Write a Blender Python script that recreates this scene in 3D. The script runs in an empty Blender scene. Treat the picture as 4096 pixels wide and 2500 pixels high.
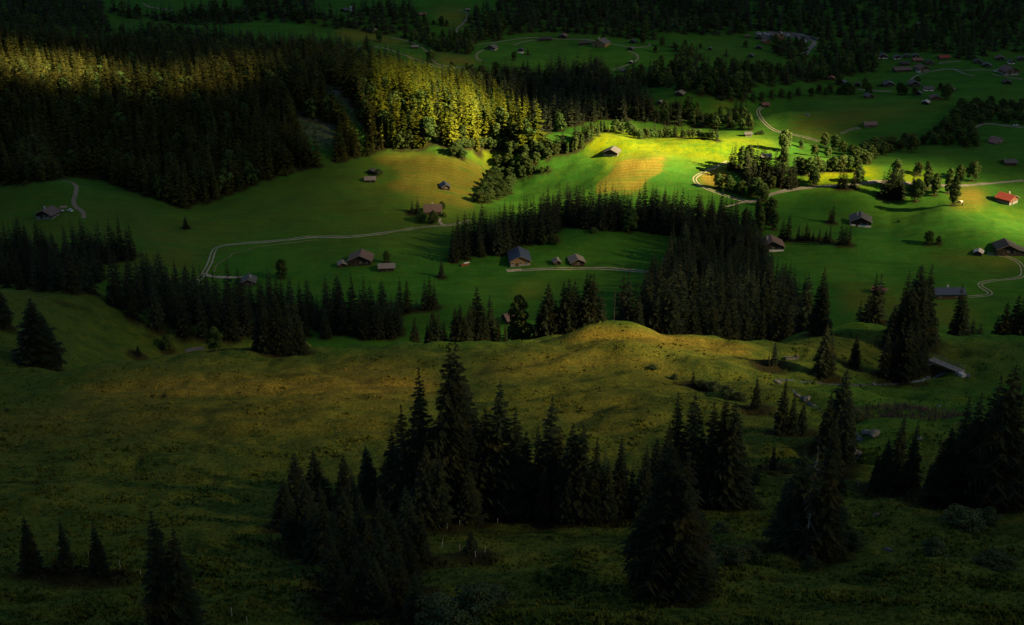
import bpy, math, random
import numpy as np
from math import radians, sin, cos, tan, pi

random.seed(7)
RNG = np.random.default_rng(11)
scene = bpy.context.scene
COL = scene.collection

# ------------------------------------------------------------------ camera
F, CX, CY = 1280.0, 512.0, 312.5
PITCH = math.atan(563.1 / 1280.0)
SP, CP = sin(PITCH), cos(PITCH)
CAMZ = 270.0

cam_d = bpy.data.cameras.new("camera")
cam = bpy.data.objects.new("camera", cam_d)
COL.objects.link(cam)
cam_d.sensor_width = 36.0
cam_d.lens = F / 1024.0 * 36.0
cam_d.clip_start = 1.0
cam_d.clip_end = 30000.0
cam.location = (0, 0, CAMZ)
cam.rotation_euler = (pi / 2 - PITCH, 0, 0)
scene.camera = cam


def unproj(u, v, Z):
    u = np.asarray(u, float); v = np.asarray(v, float); Z = np.asarray(Z, float)
    k = (CY - v) / F
    return (u - CX) / F * Z, Z * (CP + k * SP), CAMZ + Z * (-SP + k * CP)


def proj(x, y, z):
    Z = y * CP - (z - CAMZ) * SP
    Zs = np.where(Z > 1.0, Z, 1.0)
    up = y * SP + (z - CAMZ) * CP
    return CX + F * x / Zs, CY - F * up / Zs, Z


# reading frames: positions measured in enlarged views of the photograph
CROPS = {'A1': (0, 0, 9.856), 'A2': (250, 0, 9.856), 'A3': (500, 0, 9.856), 'A4': (750, 0, 8.993),
         'B1': (700, 100, 14.08), 'B2': (850, 112.5, 14.16), 'B3': (450, 112.5, 14.08), 'B4': (600, 112.5, 14.08),
         'C1': (0, 0, 7.213), 'C2': (341.5, 0, 7.213), 'C3': (682.5, 0, 7.213),
         'C4': (0, 175, 7.213), 'C5': (341.5, 175, 7.213), 'C6': (682.5, 175, 7.213),
         'D1': (0, 325, 5.013), 'D2': (341.5, 325, 5.013), 'D3': (682.5, 325, 5.013),
         'F': (0, 0, 2.406), 'R': (0, 0, 1.0)}


def P(tag, x, y):
    o = CROPS[tag]
    return o[0] + x / o[2], o[1] + y / o[2]


def PL(tag, pts):
    return [P(tag, *p) for p in pts]


# ------------------------------------------------------------------ noise
def _hash(ix, iy, seed):
    n = (ix.astype(np.int64) * 374761393 + iy.astype(np.int64) * 668265263 + seed * 1442695041) & 0xFFFFFFFF
    n = ((n ^ (n >> 13)) * 1274126177) & 0xFFFFFFFF
    n = n ^ (n >> 16)
    return (n & 0xFFFF) / 65535.0


def vnoise(x, y, seed=0):
    ix = np.floor(x); iy = np.floor(y)
    fx = x - ix; fy = y - iy
    fx = fx * fx * fx * (fx * (fx * 6 - 15) + 10); fy = fy * fy * fy * (fy * (fy * 6 - 15) + 10)
    a = _hash(ix, iy, seed); b = _hash(ix + 1, iy, seed)
    c = _hash(ix, iy + 1, seed); d = _hash(ix + 1, iy + 1, seed)
    return (a * (1 - fx) + b * fx) * (1 - fy) + (c * (1 - fx) + d * fx) * fy - 0.5


def fbm(x, y, octv=3, seed=0):
    s = 0; a = 1.0
    for i in range(octv):
        s = s + a * vnoise(x, y, seed + i * 17)
        a *= 0.5; x = x * 2.03 + 5.1; y = y * 2.03 + 1.7
    return s


def sstep(a, b, x):
    t = np.clip((x - a) / (b - a), 0, 1)
    return t * t * (3 - 2 * t)


# ------------------------------------------------------------------ terrain control
VIS = []      # (u, v, Z)
HID = []      # (u, Z, z)


def plane_Z(v, z=0.0):
    return (CAMZ - z) / (SP - CP * (CY - v) / F)


def pz(u, v, z=0.0):
    VIS.append((u, v, plane_Z(v, z)))


for u, off in ((-150, 3), (0, 3), (256, 3), (512, 0), (768, -4), (1024, -6), (1180, -6)):
    for v, Z in ((700, 98), (625, 122), (560, 155), (500, 190), (450, 219)):
        VIS.append((u, v, Z + off * Z / 150))
for u, Z in ((-150, 255), (0, 250), (256, 245), (400, 243), (512, 242), (640, 240), (768, 243), (900, 250), (1024, 250), (1180, 250)):
    VIS.append((u, 410, Z))
VIS += [(150, 380, 272), (256, 372, 277), (400, 370, 277), (512, 370, 277), (640, 368, 275), (768, 372, 280), (900, 372, 305), (1024, 372, 305), (1180, 372, 305)]
CREST = [(594, 325, 320), (515, 340, 308), (457, 344, 303), (391, 343, 303), (333, 353, 296), (299, 350, 298), (224, 348, 296),
         (179, 352, 292), (96, 366, 286), (54, 399, 262), (0, 409, 256), (-150, 415, 255), (660, 331, 318), (706, 339, 315), (748, 342, 318),
         (790, 335, 335), (865, 330, 350), (930, 338, 352), (1000, 342, 352), (1180, 342, 352)]
VIS += CREST
for u in (330, 400, 457, 515, 594, 640):
    HID += [(u, 336, 122), (u, 365, 103), (u, 430, 62), (u, 520, 24), (u, 585, 8)]
for u in (690, 725, 760):
    HID += [(u, 336, 124), (u, 365, 112), (u, 430, 90), (u, 520, 58), (u, 600, 28)]
for u in (800, 865, 940, 1010, 1180):
    HID += [(u, 385, 98), (u, 440, 62), (u, 520, 26), (u, 585, 8)]
HID += [(150, 345, 106), (200, 350, 104), (250, 350, 104)]
VIS += [(150, 345, 420), (90, 350, 395), (200, 342, 425), (250, 340, 430), (300, 338, 440), (20, 385, 292), (40, 370, 315), (-100, 375, 310),
        (15, 292, 430), (60, 291, 430), (95, 297, 425), (-100, 292, 430), (112, 322, 415), (60, 325, 395), (60, 350, 360)]
HID += [(50, 480, 78), (-100, 480, 78), (50, 560, 42), (-100, 560, 42), (150, 500, 60), (250, 510, 50), (320, 520, 36), (150, 570, 30), (250, 580, 18)]
# valley floor
for u in (-150, 0, 100, 200, 300, 400, 500, 600, 700, 800, 900, 1024, 1180):
    for v, z in ((285, 2), (255, 1), (225, 0)):
        if u < 130 and v > 270:
            continue
        pz(u, v, z + (4 if u < 150 else 0))
for u in (200, 300, 400): pz(u, 200, 3)
for u in (620, 700, 800, 900, 1024, 1180): pz(u, 190, 2)
pz(860, 232, 5); pz(930, 212, 5.5); pz(1000, 225, 6); pz(600, 233, 5); pz(660, 238, 2)
# sunlit meadow with its upper rim
for u, v, z in ((560, 160, 5), (600, 133, 16), (630, 134, 16), (648, 140, 10), (670, 138, 15), (705, 138, 16), (740, 141, 15), (780, 142, 13),
                (600, 160, 9), (680, 160, 9), (740, 165, 7), (800, 172, 8), (860, 172, 8), (905, 178, 7), (950, 180, 5)):
    pz(u, v, z)
for u in (560, 600, 640, 690, 740, 780):
    HID += [(u, 985, -3), (u, 1050, -6)]
# ravine
for u, v, z in ((488, 198, -5), (505, 172, -7), (530, 148, -9), (470, 225, -3)):
    pz(u, v, z)
HID += [(520, 985, -10), (500, 1050, -8), (560, 1060, -12), (470, 1090, 0)]
# plateau field on the left
for u, v, z in ((367, 155, 9), (420, 154, 10), (470, 158, 7), (440, 185, 3), (330, 170, 8), (370, 190, 4)):
    pz(u, v, z)
# forested spur
VIS += [(0, 72, 980), (-150, 60, 990), (120, 88, 960), (240, 85, 965), (300, 75, 980), (370, 88, 950), (455, 112, 930), (515, 135, 915),
        (10, 182, 850), (-150, 185, 850), (100, 178, 865), (160, 202, 820), (200, 195, 832), (250, 183, 850), (300, 172, 870), (350, 160, 893), (415, 152, 905),
        (120, 130, 910), (240, 130, 910), (330, 120, 925), (0, 125, 915), (420, 132, 915),
        (40, 179, 822), (75, 182, 822)]
for u in (-150, 0, 120, 240, 330, 400):
    HID += [(u, 1060, 12), (u, 1120, 6)]
# far fields
for u, v, z in ((280, 45, 12), (350, 45, 12), (280, 25, 16), (400, 45, 10), (430, 62, 6), (470, 62, 6), (540, 45, 8), (600, 45, 10), (680, 50, 9), (560, 60, 4),
                (650, 90, 2), (680, 100, 4), (720, 100, 4), (780, 110, 3), (850, 110, 4), (920, 110, 4), (1000, 110, 4), (800, 90, 2), (900, 90, 3), (1000, 85, 6),
                (900, 65, 8), (1000, 60, 12), (780, 40, 12), (740, 45, 10), (820, 60, 4), (850, 150, 4), (920, 150, 4), (1010, 150, 6), (1180, 110, 4), (1180, 150, 4), (1180, 60, 12),
                (-150, 20, 20), (0, 20, 20), (130, 20, 18), (200, 35, 12), (0, 45, 18), (120, 50, 14)):
    pz(u, v, z)
for u in (-150, 0, 200, 400, 600, 800, 1024, 1180):
    HID += [(u, 1420, 28), (u, 1550, 50), (u, 1700, 95)]

pts = []
for (u, v, Z) in VIS:
    pts.append([float(a) for a in unproj(u, v, Z)])
for (u, Z, z) in HID:
    # z known at depth Z
    k = ((z - CAMZ) / Z + SP) / CP
    pts.append([(u - CX) / F * Z, Z * (CP + k * SP), z])
for xx in (-90, 0, 90):
    pts += [[xx, 52, 221], [xx, 25, 241], [xx, 0, 261], [xx, -30, 276]]
pts = np.array(pts)
CO = 60.0
KL = 0.9


def warp(x, y):
    yy = np.maximum(y, -30.0) + CO
    return np.stack([np.clip(x / yy, -0.62, 0.62), KL * np.log(yy / 400.0)], -1)


def tps_kernel(r2):
    return 0.5 * r2 * np.log(r2 + 1e-9)


_Q = warp(pts[:, 0], pts[:, 1])
_n = len(_Q)
_d2 = ((_Q[:, None, :] - _Q[None, :, :]) ** 2).sum(-1)
_A = np.zeros((_n + 3, _n + 3))
_A[:_n, :_n] = tps_kernel(_d2) + np.eye(_n) * 2e-5
_A[:_n, _n] = 1; _A[:_n, _n + 1:] = _Q
_A[_n, :_n] = 1; _A[_n + 1:, :_n] = _Q.T
_b = np.zeros(_n + 3); _b[:_n] = pts[:, 2]
_w = np.linalg.solve(_A, _b)


def tps(x, y):
    q = warp(x, y)
    out = np.empty(len(q))
    for i in range(0, len(q), 20000):
        qq = q[i:i + 20000]
        d2 = ((qq[:, None, :] - _Q[None, :, :]) ** 2).sum(-1)
        out[i:i + 20000] = tps_kernel(d2) @ _w[:_n] + _w[_n] + qq @ _w[_n + 1:]
    return out


# mesh grid: fan shaped, finer towards the camera
t_in = np.linspace(-0.46, 0.46, 620)
t_out = 0.46 * np.geomspace(1.01, 16, 46)
T_COL = np.concatenate([-t_out[::-1], t_in, t_out])
y_in = np.geomspace(180.0, 1850.0, 880) - 150.0
y_far = np.geomspace(1870.0, 11000.0, 70) - 150.0
y_back = np.concatenate([-np.geomspace(3000, 40, 26), np.linspace(-32, 26, 18)])
Y_ROW = np.concatenate([y_back, y_in, y_far])


def col_scale(y):
    return np.maximum(y + 150.0, 180.0)


# coarse evaluation of the smooth surface, then interpolation to the full grid
tc = np.linspace(-0.75, 0.75, 130)
yc = np.concatenate([np.linspace(-30, 26, 8), np.geomspace(180.0, 2100.0, 210) - 150.0])
GX = tc[None, :] * col_scale(yc)[:, None]
GY = np.repeat(yc[:, None], len(tc), 1)
GZ = tps(GX.ravel(), GY.ravel()).reshape(GX.shape)


def bilin(xs, ys, G, X, Y):
    fi = np.clip(np.interp(X, xs, np.arange(len(xs))), 0, len(xs) - 1.0001)
    fj = np.clip(np.interp(Y, ys, np.arange(len(ys))), 0, len(ys) - 1.0001)
    i = fi.astype(int); j = fj.astype(int)
    a = fi - i; b = fj - j
    return (G[j, i] * (1 - a) + G[j, i + 1] * a) * (1 - b) + (G[j + 1, i] * (1 - a) + G[j + 1, i + 1] * a) * b


XX = T_COL[None, :] * col_scale(Y_ROW)[:, None]
YY = np.repeat(Y_ROW[:, None], len(T_COL), 1)
TT = np.repeat(T_COL[None, :], len(Y_ROW), 0)
ZZ = bilin(tc, yc, GZ, TT, YY)
# mountain flanks outside the picture: far wall, slope behind the viewer, side of the valley
ZZ += np.clip(YY - 1700, 0, 4500) * 0.34 * sstep(1700, 2600, YY)
ZZ += np.clip(-30 - YY, 0, 900) * 0.55
ZZ += sstep(0.7, 2.4, -TT) * np.clip(-XX - 500, 0, 1500) * 0.35
# undulation
mid = sstep(330, 600, YY)
ZZ += fbm(XX / 120, YY / 90, 3, 3) * 5.0 * mid
ZZ += fbm(XX / 42, YY / 30, 3, 5) * (2.3 - 1.2 * (1 - mid))
ZZ += fbm(XX / 26 + 7.7, YY / 15, 2, 77) * 0.9 * mid
ZZ += fbm(XX / 9, YY / 7, 2, 9) * (0.75 * (1 - mid) + 0.45)
ZZ += (np.abs(fbm(XX / 24, YY / 11, 3, 61)) - 0.2) * 3.5 * (1 - mid) * sstep(60, 130, YY)
ZZ += fbm(XX / 2.2, YY / 1.8, 2, 13) * 0.34 * (1 - sstep(260, 420, YY))
ZZ -= 3.2 * np.exp(-((XX - 20) / 16) ** 2 - ((YY - 285) / 42) ** 2) + 1.7 * np.exp(-((XX - 45) / 15) ** 2 - ((YY - 283) / 40) ** 2)
# stream bed in the near hollow
STREAM = PL('D3', [(1330, 235), (1230, 270), (1120, 292), (960, 300), (780, 300), (620, 285), (470, 275)]), \
    PL('D3', [(540, 320), (590, 360), (650, 400), (720, 450), (800, 500), (880, 555), (860, 600), (850, 640), (900, 665)])


def hf(x, y):
    return bilin(T_COL, Y_ROW, ZZ, np.asarray(x, float) / col_scale(np.asarray(y, float)), np.asarray(y, float))


def cast(u, v, extra=None):
    """first hit of the view rays with the ground -> x, y, z (nan when none)"""
    u = np.atleast_1d(np.asarray(u, float)); v = np.atleast_1d(np.asarray(v, float))
    zs = np.geomspace(70, 3000, 460)
    n = len(u)
    lo = np.full(n, np.nan); hi = np.full(n, np.nan)
    prev = np.full(n, 70.0)
    done = np.zeros(n, bool)
    for Z in zs:
        idx = np.where(~done)[0]
        if len(idx) == 0: break
        x, y, z = unproj(u[idx], v[idx], Z)
        h = hf(x, y)
        hit = z <= h
        k = idx[hit]
        lo[k] = prev[k]; hi[k] = Z; done[k] = True
        prev[idx] = Z
    ok = done
    for _ in range(14):
        m = 0.5 * (lo + hi)
        x, y, z = unproj(u, v, np.nan_to_num(m, nan=500.0))
        b = z <= hf(x, y)
        hi = np.where(b, m, hi); lo = np.where(b, lo, m)
    x, y, z = unproj(u, v, hi)
    return x, y, z


def hit1(u, v):
    x, y, z = cast([u], [v])
    return float(x[0]), float(y[0]), float(z[0])


_xs, _ys, _zs = [], [], []
for line in STREAM:
    for (a, b) in zip(line[:-1], line[1:]):
        for k in np.linspace(0, 1, 8):
            h = hit1(a[0] + (b[0] - a[0]) * k, a[1] + (b[1] - a[1]) * k)
            _xs.append(h[0]); _ys.append(h[1])
for px_, py_ in zip(_xs, _ys):
    m = (np.abs(YY - py_) < 12) & (np.abs(XX - px_) < 12)
    d2 = (XX[m] - px_) ** 2 + (YY[m] - py_) ** 2
    ZZ[m] -= 0.22 * np.exp(-d2 / 9.0)

# ------------------------------------------------------------------ image masks turned into ground cover
GU, GV = np.meshgrid(np.arange(0, 1024, 2) + 1.0, np.arange(0, 625, 2) + 1.0)


def poly_mask(poly, blur=0):
    inside = np.zeros(GU.shape, bool)
    n = len(poly)
    for i in range(n):
        x1, y1 = poly[i]; x2, y2 = poly[(i + 1) % n]
        if y1 == y2: continue
        c = ((y1 > GV) != (y2 > GV)) & (GU < (x2 - x1) * (GV - y1) / (y2 - y1) + x1)
        inside ^= c
    m = inside.astype(float)
    return box(m, blur)


def box(m, blur):
    r = int(round(blur / 2))
    for _ in range(3 if r > 0 else 0):
        for ax in (0, 1):
            p = np.concatenate([np.repeat(np.take(m, [0], ax), r + 1, ax), m, np.repeat(np.take(m, [-1], ax), r, ax)], ax)
            c = np.cumsum(p, ax)
            n = m.shape[ax]
            if ax == 0: m = (c[2 * r + 1:2 * r + 1 + n] - c[:n]) / (2 * r + 1)
            else: m = (c[:, 2 * r + 1:2 * r + 1 + n] - c[:, :n]) / (2 * r + 1)
    return m


def samp(m, u, v):
    fi = np.clip((u - 1) / 2, 0, m.shape[1] - 1.001); fj = np.clip((v - 1) / 2, 0, m.shape[0] - 1.001)
    i = fi.astype(int); j = fj.astype(int); a = fi - i; b = fj - j
    return (m[j, i] * (1 - a) + m[j, i + 1] * a) * (1 - b) + (m[j + 1, i] * (1 - a) + m[j + 1, i + 1] * a) * b


SUN_E, SKY_E, EXPO = 5.0, 0.017, 2.85
# ------------------------------------------------------------------ mesh helpers
def mesh_np(name, verts, faces, mats=(), matidx=None, smooth=False, attrs=None):
    """verts (n,3); faces (m,3) or (m,4) array, or list of tuples"""
    me = bpy.data.meshes.new(name)
    verts = np.asarray(verts, np.float32)
    if isinstance(faces, np.ndarray):
        m, k = faces.shape
        me.vertices.add(len(verts)); me.vertices.foreach_set('co', verts.ravel())
        me.loops.add(m * k); me.loops.foreach_set('vertex_index', faces.astype(np.int32).ravel())
        me.polygons.add(m)
        me.polygons.foreach_set('loop_start', np.arange(0, m * k, k, dtype=np.int32))
        me.polygons.foreach_set('loop_total', np.full(m, k, np.int32))
    else:
        me.from_pydata([tuple(v) for v in verts], [], faces)
        m = len(faces)
    for mt in mats: me.materials.append(mt)
    if matidx is not None: me.polygons.foreach_set('material_index', np.asarray(matidx, np.int32))
    me.polygons.foreach_set('use_smooth', np.full(m, bool(smooth)))
    if attrs:
        for nm, val in attrs.items():
            a = me.attributes.new(nm, 'FLOAT', 'POINT')
            a.data.foreach_set('value', np.asarray(val, np.float32))
    me.update(calc_edges=True)
    return me


def add(name, me, parent=None):
    o = bpy.data.objects.new(name, me)
    COL.objects.link(o)
    if parent: o.parent = parent
    return o


def tag(o, label=None, cat=None, group=None, kind=None):
    if label: o['label'] = label
    if cat: o['category'] = cat
    if group: o['group'] = group
    if kind: o['kind'] = kind
    return o


def empty(name, loc, rz=0.0):
    o = bpy.data.objects.new(name, None)
    COL.objects.link(o)
    o.location = loc; o.rotation_euler = (0, 0, rz)
    o.empty_display_size = 0.5
    return o


class MB:
    """collects boxes and tubes into one mesh"""
    def __init__(s): s.v = []; s.f = []; s.m = []

    def quad(s, a, b, c, d, mi=0):
        n = len(s.v); s.v += [a, b, c, d]; s.f.append((n, n + 1, n + 2, n + 3)); s.m.append(mi)

    def poly(s, ps, mi=0):
        n = len(s.v); s.v += list(ps); s.f.append(tuple(range(n, n + len(ps)))); s.m.append(mi)

    def box(s, x0, x1, y0, y1, z0, z1, mi=0):
        n = len(s.v)
        s.v += [(x0, y0, z0), (x1, y0, z0), (x1, y1, z0), (x0, y1, z0), (x0, y0, z1), (x1, y0, z1), (x1, y1, z1), (x0, y1, z1)]
        for f in ((0, 3, 2, 1), (4, 5, 6, 7), (0, 1, 5, 4), (1, 2, 6, 5), (2, 3, 7, 6), (3, 0, 4, 7)):
            s.f.append(tuple(n + i for i in f)); s.m.append(mi)

    def hexa(s, p, mi=0):
        n = len(s.v); s.v += list(p)
        for f in ((0, 3, 2, 1), (4, 5, 6, 7), (0, 1, 5, 4), (1, 2, 6, 5), (2, 3, 7, 6), (3, 0, 4, 7)):
            s.f.append(tuple(n + i for i in f)); s.m.append(mi)

    def tube(s, a, b, r0, r1, seg=6, mi=0, cap=True):
        a = np.array(a, float); b = np.array(b, float); d = b - a; L = np.linalg.norm(d) or 1
        d /= L
        h = np.array((1, 0, 0)) if abs(d[0]) < 0.8 else np.array((0, 1, 0))
        e1 = np.cross(d, h); e1 /= np.linalg.norm(e1); e2 = np.cross(d, e1)
        n = len(s.v)
        for c, r in ((a, r0), (b, r1)):
            for k in range(seg):
                an = 2 * pi * k / seg
                s.v.append(tuple(c + (e1 * cos(an) + e2 * sin(an)) * r))
        for k in range(seg):
            k2 = (k + 1) % seg
            s.f.append((n + k, n + k2, n + seg + k2, n + seg + k)); s.m.append(mi)
        if cap:
            s.f.append(tuple(n + seg + k for k in range(seg))); s.m.append(mi)

    def mesh(s, name, mats, smooth=False):
        return mesh_np(name, np.array(s.v), s.f, mats, s.m, smooth)


# ------------------------------------------------------------------ node materials
def nmat(name):
    m = bpy.data.materials.new(name); m.use_nodes = True
    nt = m.node_tree; nt.nodes.clear()
    out = nt.nodes.new('ShaderNodeOutputMaterial')
    b = nt.nodes.new('ShaderNodeBsdfPrincipled')
    nt.links.new(b.outputs[0], out.inputs['Surface'])
    b.inputs['Roughness'].default_value = 0.85
    b.inputs['Specular IOR Level'].default_value = 0.12
    return m, nt, b


def N(nt, t, **kw):
    n = nt.nodes.new(t)
    for k, v in kw.items():
        if k.startswith('i_'):
            n.inputs[int(k[2:]) if k[2:].isdigit() else k[2:]].default_value = v
        else: setattr(n, k, v)
    return n


def noise(nt, vec, scale, detail=3, rough=0.55):
    n = nt.nodes.new('ShaderNodeTexNoise')
    n.inputs['Scale'].default_value = scale; n.inputs['Detail'].default_value = detail; n.inputs['Roughness'].default_value = rough
    if vec is not None: nt.links.new(vec, n.inputs['Vector'])
    return n.outputs['Fac']


def ramp(nt, fac, a, b, c0=(0, 0, 0, 1), c1=(1, 1, 1, 1)):
    r = nt.nodes.new('ShaderNodeValToRGB')
    r.color_ramp.elements[0].position = a; r.color_ramp.elements[0].color = c0
    r.color_ramp.elements[1].position = b; r.color_ramp.elements[1].color = c1
    nt.links.new(fac, r.inputs[0])
    return r.outputs[0]


def mixc(nt, fac, a, b, mode='MIX'):
    n = nt.nodes.new('ShaderNodeMix'); n.data_type = 'RGBA'; n.blend_type = mode
    for sock, val in ((n.inputs[0], fac), (n.inputs[6], a), (n.inputs[7], b)):
        if isinstance(val, bpy.types.NodeSocket): nt.links.new(val, sock)
        elif isinstance(val, (int, float)): sock.default_value = val
        else: sock.default_value = (*val, 1.0) if len(val) == 3 else val
    return n.outputs[2]


def math_(nt, op, a, b=0.0):
    n = nt.nodes.new('ShaderNodeMath'); n.operation = op
    for sock, val in ((n.inputs[0], a), (n.inputs[1], b)):
        if isinstance(val, bpy.types.NodeSocket): nt.links.new(val, sock)
        else: sock.default_value = val
    return n.outputs[0]


def bump(nt, b, h, strength=0.4, dist=0.2):
    n = nt.nodes.new('ShaderNodeBump')
    n.inputs['Strength'].default_value = strength; n.inputs['Distance'].default_value = dist
    nt.links.new(h, n.inputs['Height']); nt.links.new(n.outputs[0], b.inputs['Normal'])


def attr(nt, name):
    n = nt.nodes.new('ShaderNodeAttribute'); n.attribute_name = name
    return n.outputs['Fac']


def geo_pos(nt):
    return nt.nodes.new('ShaderNodeNewGeometry').outputs['Position']


def obj_vec(nt, scale=(1, 1, 1)):
    t = nt.nodes.new('ShaderNodeTexCoord'); m = nt.nodes.new('ShaderNodeMapping')
    m.inputs['Scale'].default_value = scale
    nt.links.new(t.outputs['Object'], m.inputs[0])
    return m.outputs[0]


# grass: lush meadow, yellow meadow, dry grass, alpine turf
def make_grass(name='grass', bumpy=True):
    m, nt, b = nmat(name)
    p = geo_pos(nt)
    n_big = noise(nt, p, 0.035, 4); n_mid = noise(nt, p, 0.25, 4, 0.6); n_fine = noise(nt, p, 1.5, 4, 0.65)
    mp = nt.nodes.new('ShaderNodeMapping'); mp.inputs['Scale'].default_value = (0.03, 0.16, 0.16)
    nt.links.new(p, mp.inputs[0])
    n_str = noise(nt, mp.outputs[0], 1.0, 5, 0.6)
    lush = mixc(nt, ramp(nt, n_big, 0.35, 0.68), (0.026, 0.105, 0.012), (0.042, 0.128, 0.013))
    lush = mixc(nt, math_(nt, 'MULTIPLY', ramp(nt, n_mid, 0.5, 0.72), 0.55), lush, (0.080, 0.125, 0.012))
    # folds of longer and shorter grass along the slope
    lush = mixc(nt, math_(nt, 'MULTIPLY', ramp(nt, n_str, 0.42, 0.66), 0.55), lush, (0.022, 0.062, 0.007))
    lush = mixc(nt, math_(nt, 'MULTIPLY', ramp(nt, noise(nt, p, 0.012, 4, 0.6), 0.45, 0.70), 0.28), lush, (0.075, 0.110, 0.012))
    # yellower grass, broken up by noise
    yel = mixc(nt, ramp(nt, math_(nt, 'ADD', math_(nt, 'MULTIPLY', n_fine, 0.4), math_(nt, 'MULTIPLY', n_big, 0.6)), 0.40, 0.58), (0.100, 0.170, 0.001), (0.215, 0.208, 0.001))
    n_y = math_(nt, 'ADD', math_(nt, 'MULTIPLY', n_mid, 0.40), math_(nt, 'ADD', math_(nt, 'MULTIPLY', n_fine, 0.40), math_(nt, 'MULTIPLY', n_big, 0.20)))
    fy = math_(nt, 'MULTIPLY', attr(nt, 'yel'), ramp(nt, n_y, 0.36, 0.52))
    c = mixc(nt, fy, lush, yel)
    # alpine turf
    turf = mixc(nt, ramp(nt, n_mid, 0.38, 0.66), (0.036, 0.060, 0.011), (0.088, 0.098, 0.015))
    turf = mixc(nt, math_(nt, 'MULTIPLY', ramp(nt, n_fine, 0.52, 0.7), 0.6), turf, (0.140, 0.120, 0.018))
    c = mixc(nt, attr(nt, 'alp'), c, turf)
    # dry grass
    dry = mixc(nt, ramp(nt, n_fine, 0.35, 0.68), (0.135, 0.096, 0.012), (0.300, 0.185, 0.030))
    wv = nt.nodes.new('ShaderNodeTexWave'); wv.wave_type = 'RINGS'; wv.inputs['Scale'].default_value = 0.075; wv.inputs['Distortion'].default_value = 5.0; wv.inputs['Detail'].default_value = 2.0; wv.inputs['Detail Scale'].default_value = 0.12
    nt.links.new(p, wv.inputs[0])
    dry = mixc(nt, math_(nt, 'MULTIPLY', ramp(nt, wv.outputs['Fac'], 0.3, 0.8), 0.4), dry, (0.10, 0.085, 0.016))
    fd = math_(nt, 'MULTIPLY', attr(nt, 'dry'), ramp(nt, n_str, 0.24, 0.48))
    c = mixc(nt, fd, c, dry)
    # dark heath clumps
    fh = math_(nt, 'MULTIPLY', attr(nt, 'alp'), ramp(nt, n_str, 0.60, 0.70))
    c = mixc(nt, math_(nt, 'MULTIPLY', fh, 0.75), c, (0.020, 0.028, 0.007))
    # bare stony ground
    litter = mixc(nt, ramp(nt, n_fine, 0.3, 0.7), (0.018, 0.016, 0.007), (0.034, 0.030, 0.011))
    c = mixc(nt, attr(nt, 'wood'), c, litter)
    rock = mixc(nt, ramp(nt, n_mid, 0.38, 0.62), (0.030, 0.030, 0.020), mixc(nt, ramp(nt, n_fine, 0.35, 0.65), (0.06, 0.052, 0.046), (0.20, 0.172, 0.150)))
    c = mixc(nt, attr(nt, 'rock'), c, rock)
    # fine random tone between blades and tufts
    c = mixc(nt, 1.0, c, ramp(nt, noise(nt, p, 2.6, 3, 0.7), 0.30, 0.72, (0.58, 0.58, 0.60, 1), (1.34, 1.34, 1.28, 1)), 'MULTIPLY')
    nt.links.new(c, b.inputs['Base Color'])
    b.inputs['Specular IOR Level'].default_value = 0.03
    b.inputs['Roughness'].default_value = 0.95
    if bumpy:
        h = math_(nt, 'ADD', math_(nt, 'MULTIPLY', n_fine, 0.45), math_(nt, 'MULTIPLY', noise(nt, p, 5.5, 3, 0.7), 0.22))
        h = math_(nt, 'ADD', h, math_(nt, 'MULTIPLY', n_mid, 0.9))
        bump(nt, b, h, 0.75, 0.55)
    return m


M_GRASS = make_grass()
M_TUFT = make_grass('grass_blades', False)

# ------------------------------------------------------------------ ground cover
PU, PV, PZ = proj(XX, YY, ZZ)
front = PZ > 20
dry_m = np.zeros(GU.shape); yel_m = np.zeros(GU.shape); rock_m = np.zeros(GU.shape); alp_m = np.zeros(GU.shape)


def paint(m, poly, val=1.0, blur=2):
    k = poly_mask(poly, blur)
    return m * (1 - k) + val * k


# mown hay fields
dry_m = paint(dry_m, PL('C2', [(190, 1140), (300, 1112), (500, 1105), (700, 1120), (900, 1150), (1095, 1210), (1050, 1300), (960, 1420), (950, 1500), (580, 1480), (480, 1420), (285, 1345), (430, 1255)]), 0.62, 2)
dry_m = paint(dry_m, PL('B4', [(265, 700), (470, 655), (640, 665), (893, 620), (885, 760), (862, 850), (640, 960), (565, 1085), (400, 1150), (-60, 1150), (-60, 1020), (130, 860)]), 0.62, 1)
dry_m = paint(dry_m, PL('B4', [(270, 700), (470, 658), (640, 665), (893, 620), (885, 740), (640, 770), (420, 850), (340, 800), (170, 850)]), 0.95, 3)
dry_m = paint(dry_m, PL('B4', [(350, 1050), (480, 1000), (640, 945), (620, 1010), (560, 1080), (380, 1090)]), 0.95, 3)
dry_m = paint(dry_m, PL('B4', [(1385, 930), (1460, 860), (1600, 780), (1680, 760), (1820, 830), (1780, 990), (1620, 1060), (1450, 1020)]), 0.9, 2)
dry_m = paint(dry_m, PL('B2', [(1430, 1310), (1480, 1200), (1560, 1060), (1780, 1055), (1930, 1180), (1930, 1290), (1800, 1340)]), 0.85, 3)
dry_m = paint(dry_m, PL('A4', [(350, 1110), (420, 1060), (920, 980), (1800, 960), (1400, 1030), (1030, 1090), (850, 1190), (640, 1260), (380, 1190)]), 0.38, 4)
dry_m = paint(dry_m, PL('A2', [(850, 290), (1150, 305), (1380, 370), (1640, 440), (1450, 440), (1200, 400), (1000, 400), (860, 360)]), 0.6, 2)
dry_m = paint(dry_m, PL('A2', [(1850, 530), (2150, 570), (2290, 610), (2050, 640), (1850, 610)]), 0.7, 2)
dry_m = paint(dry_m, PL('A2', [(1800, 110), (2050, 100), (2130, 150), (2090, 230), (1900, 230)]), 0.5, 3)
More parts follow.
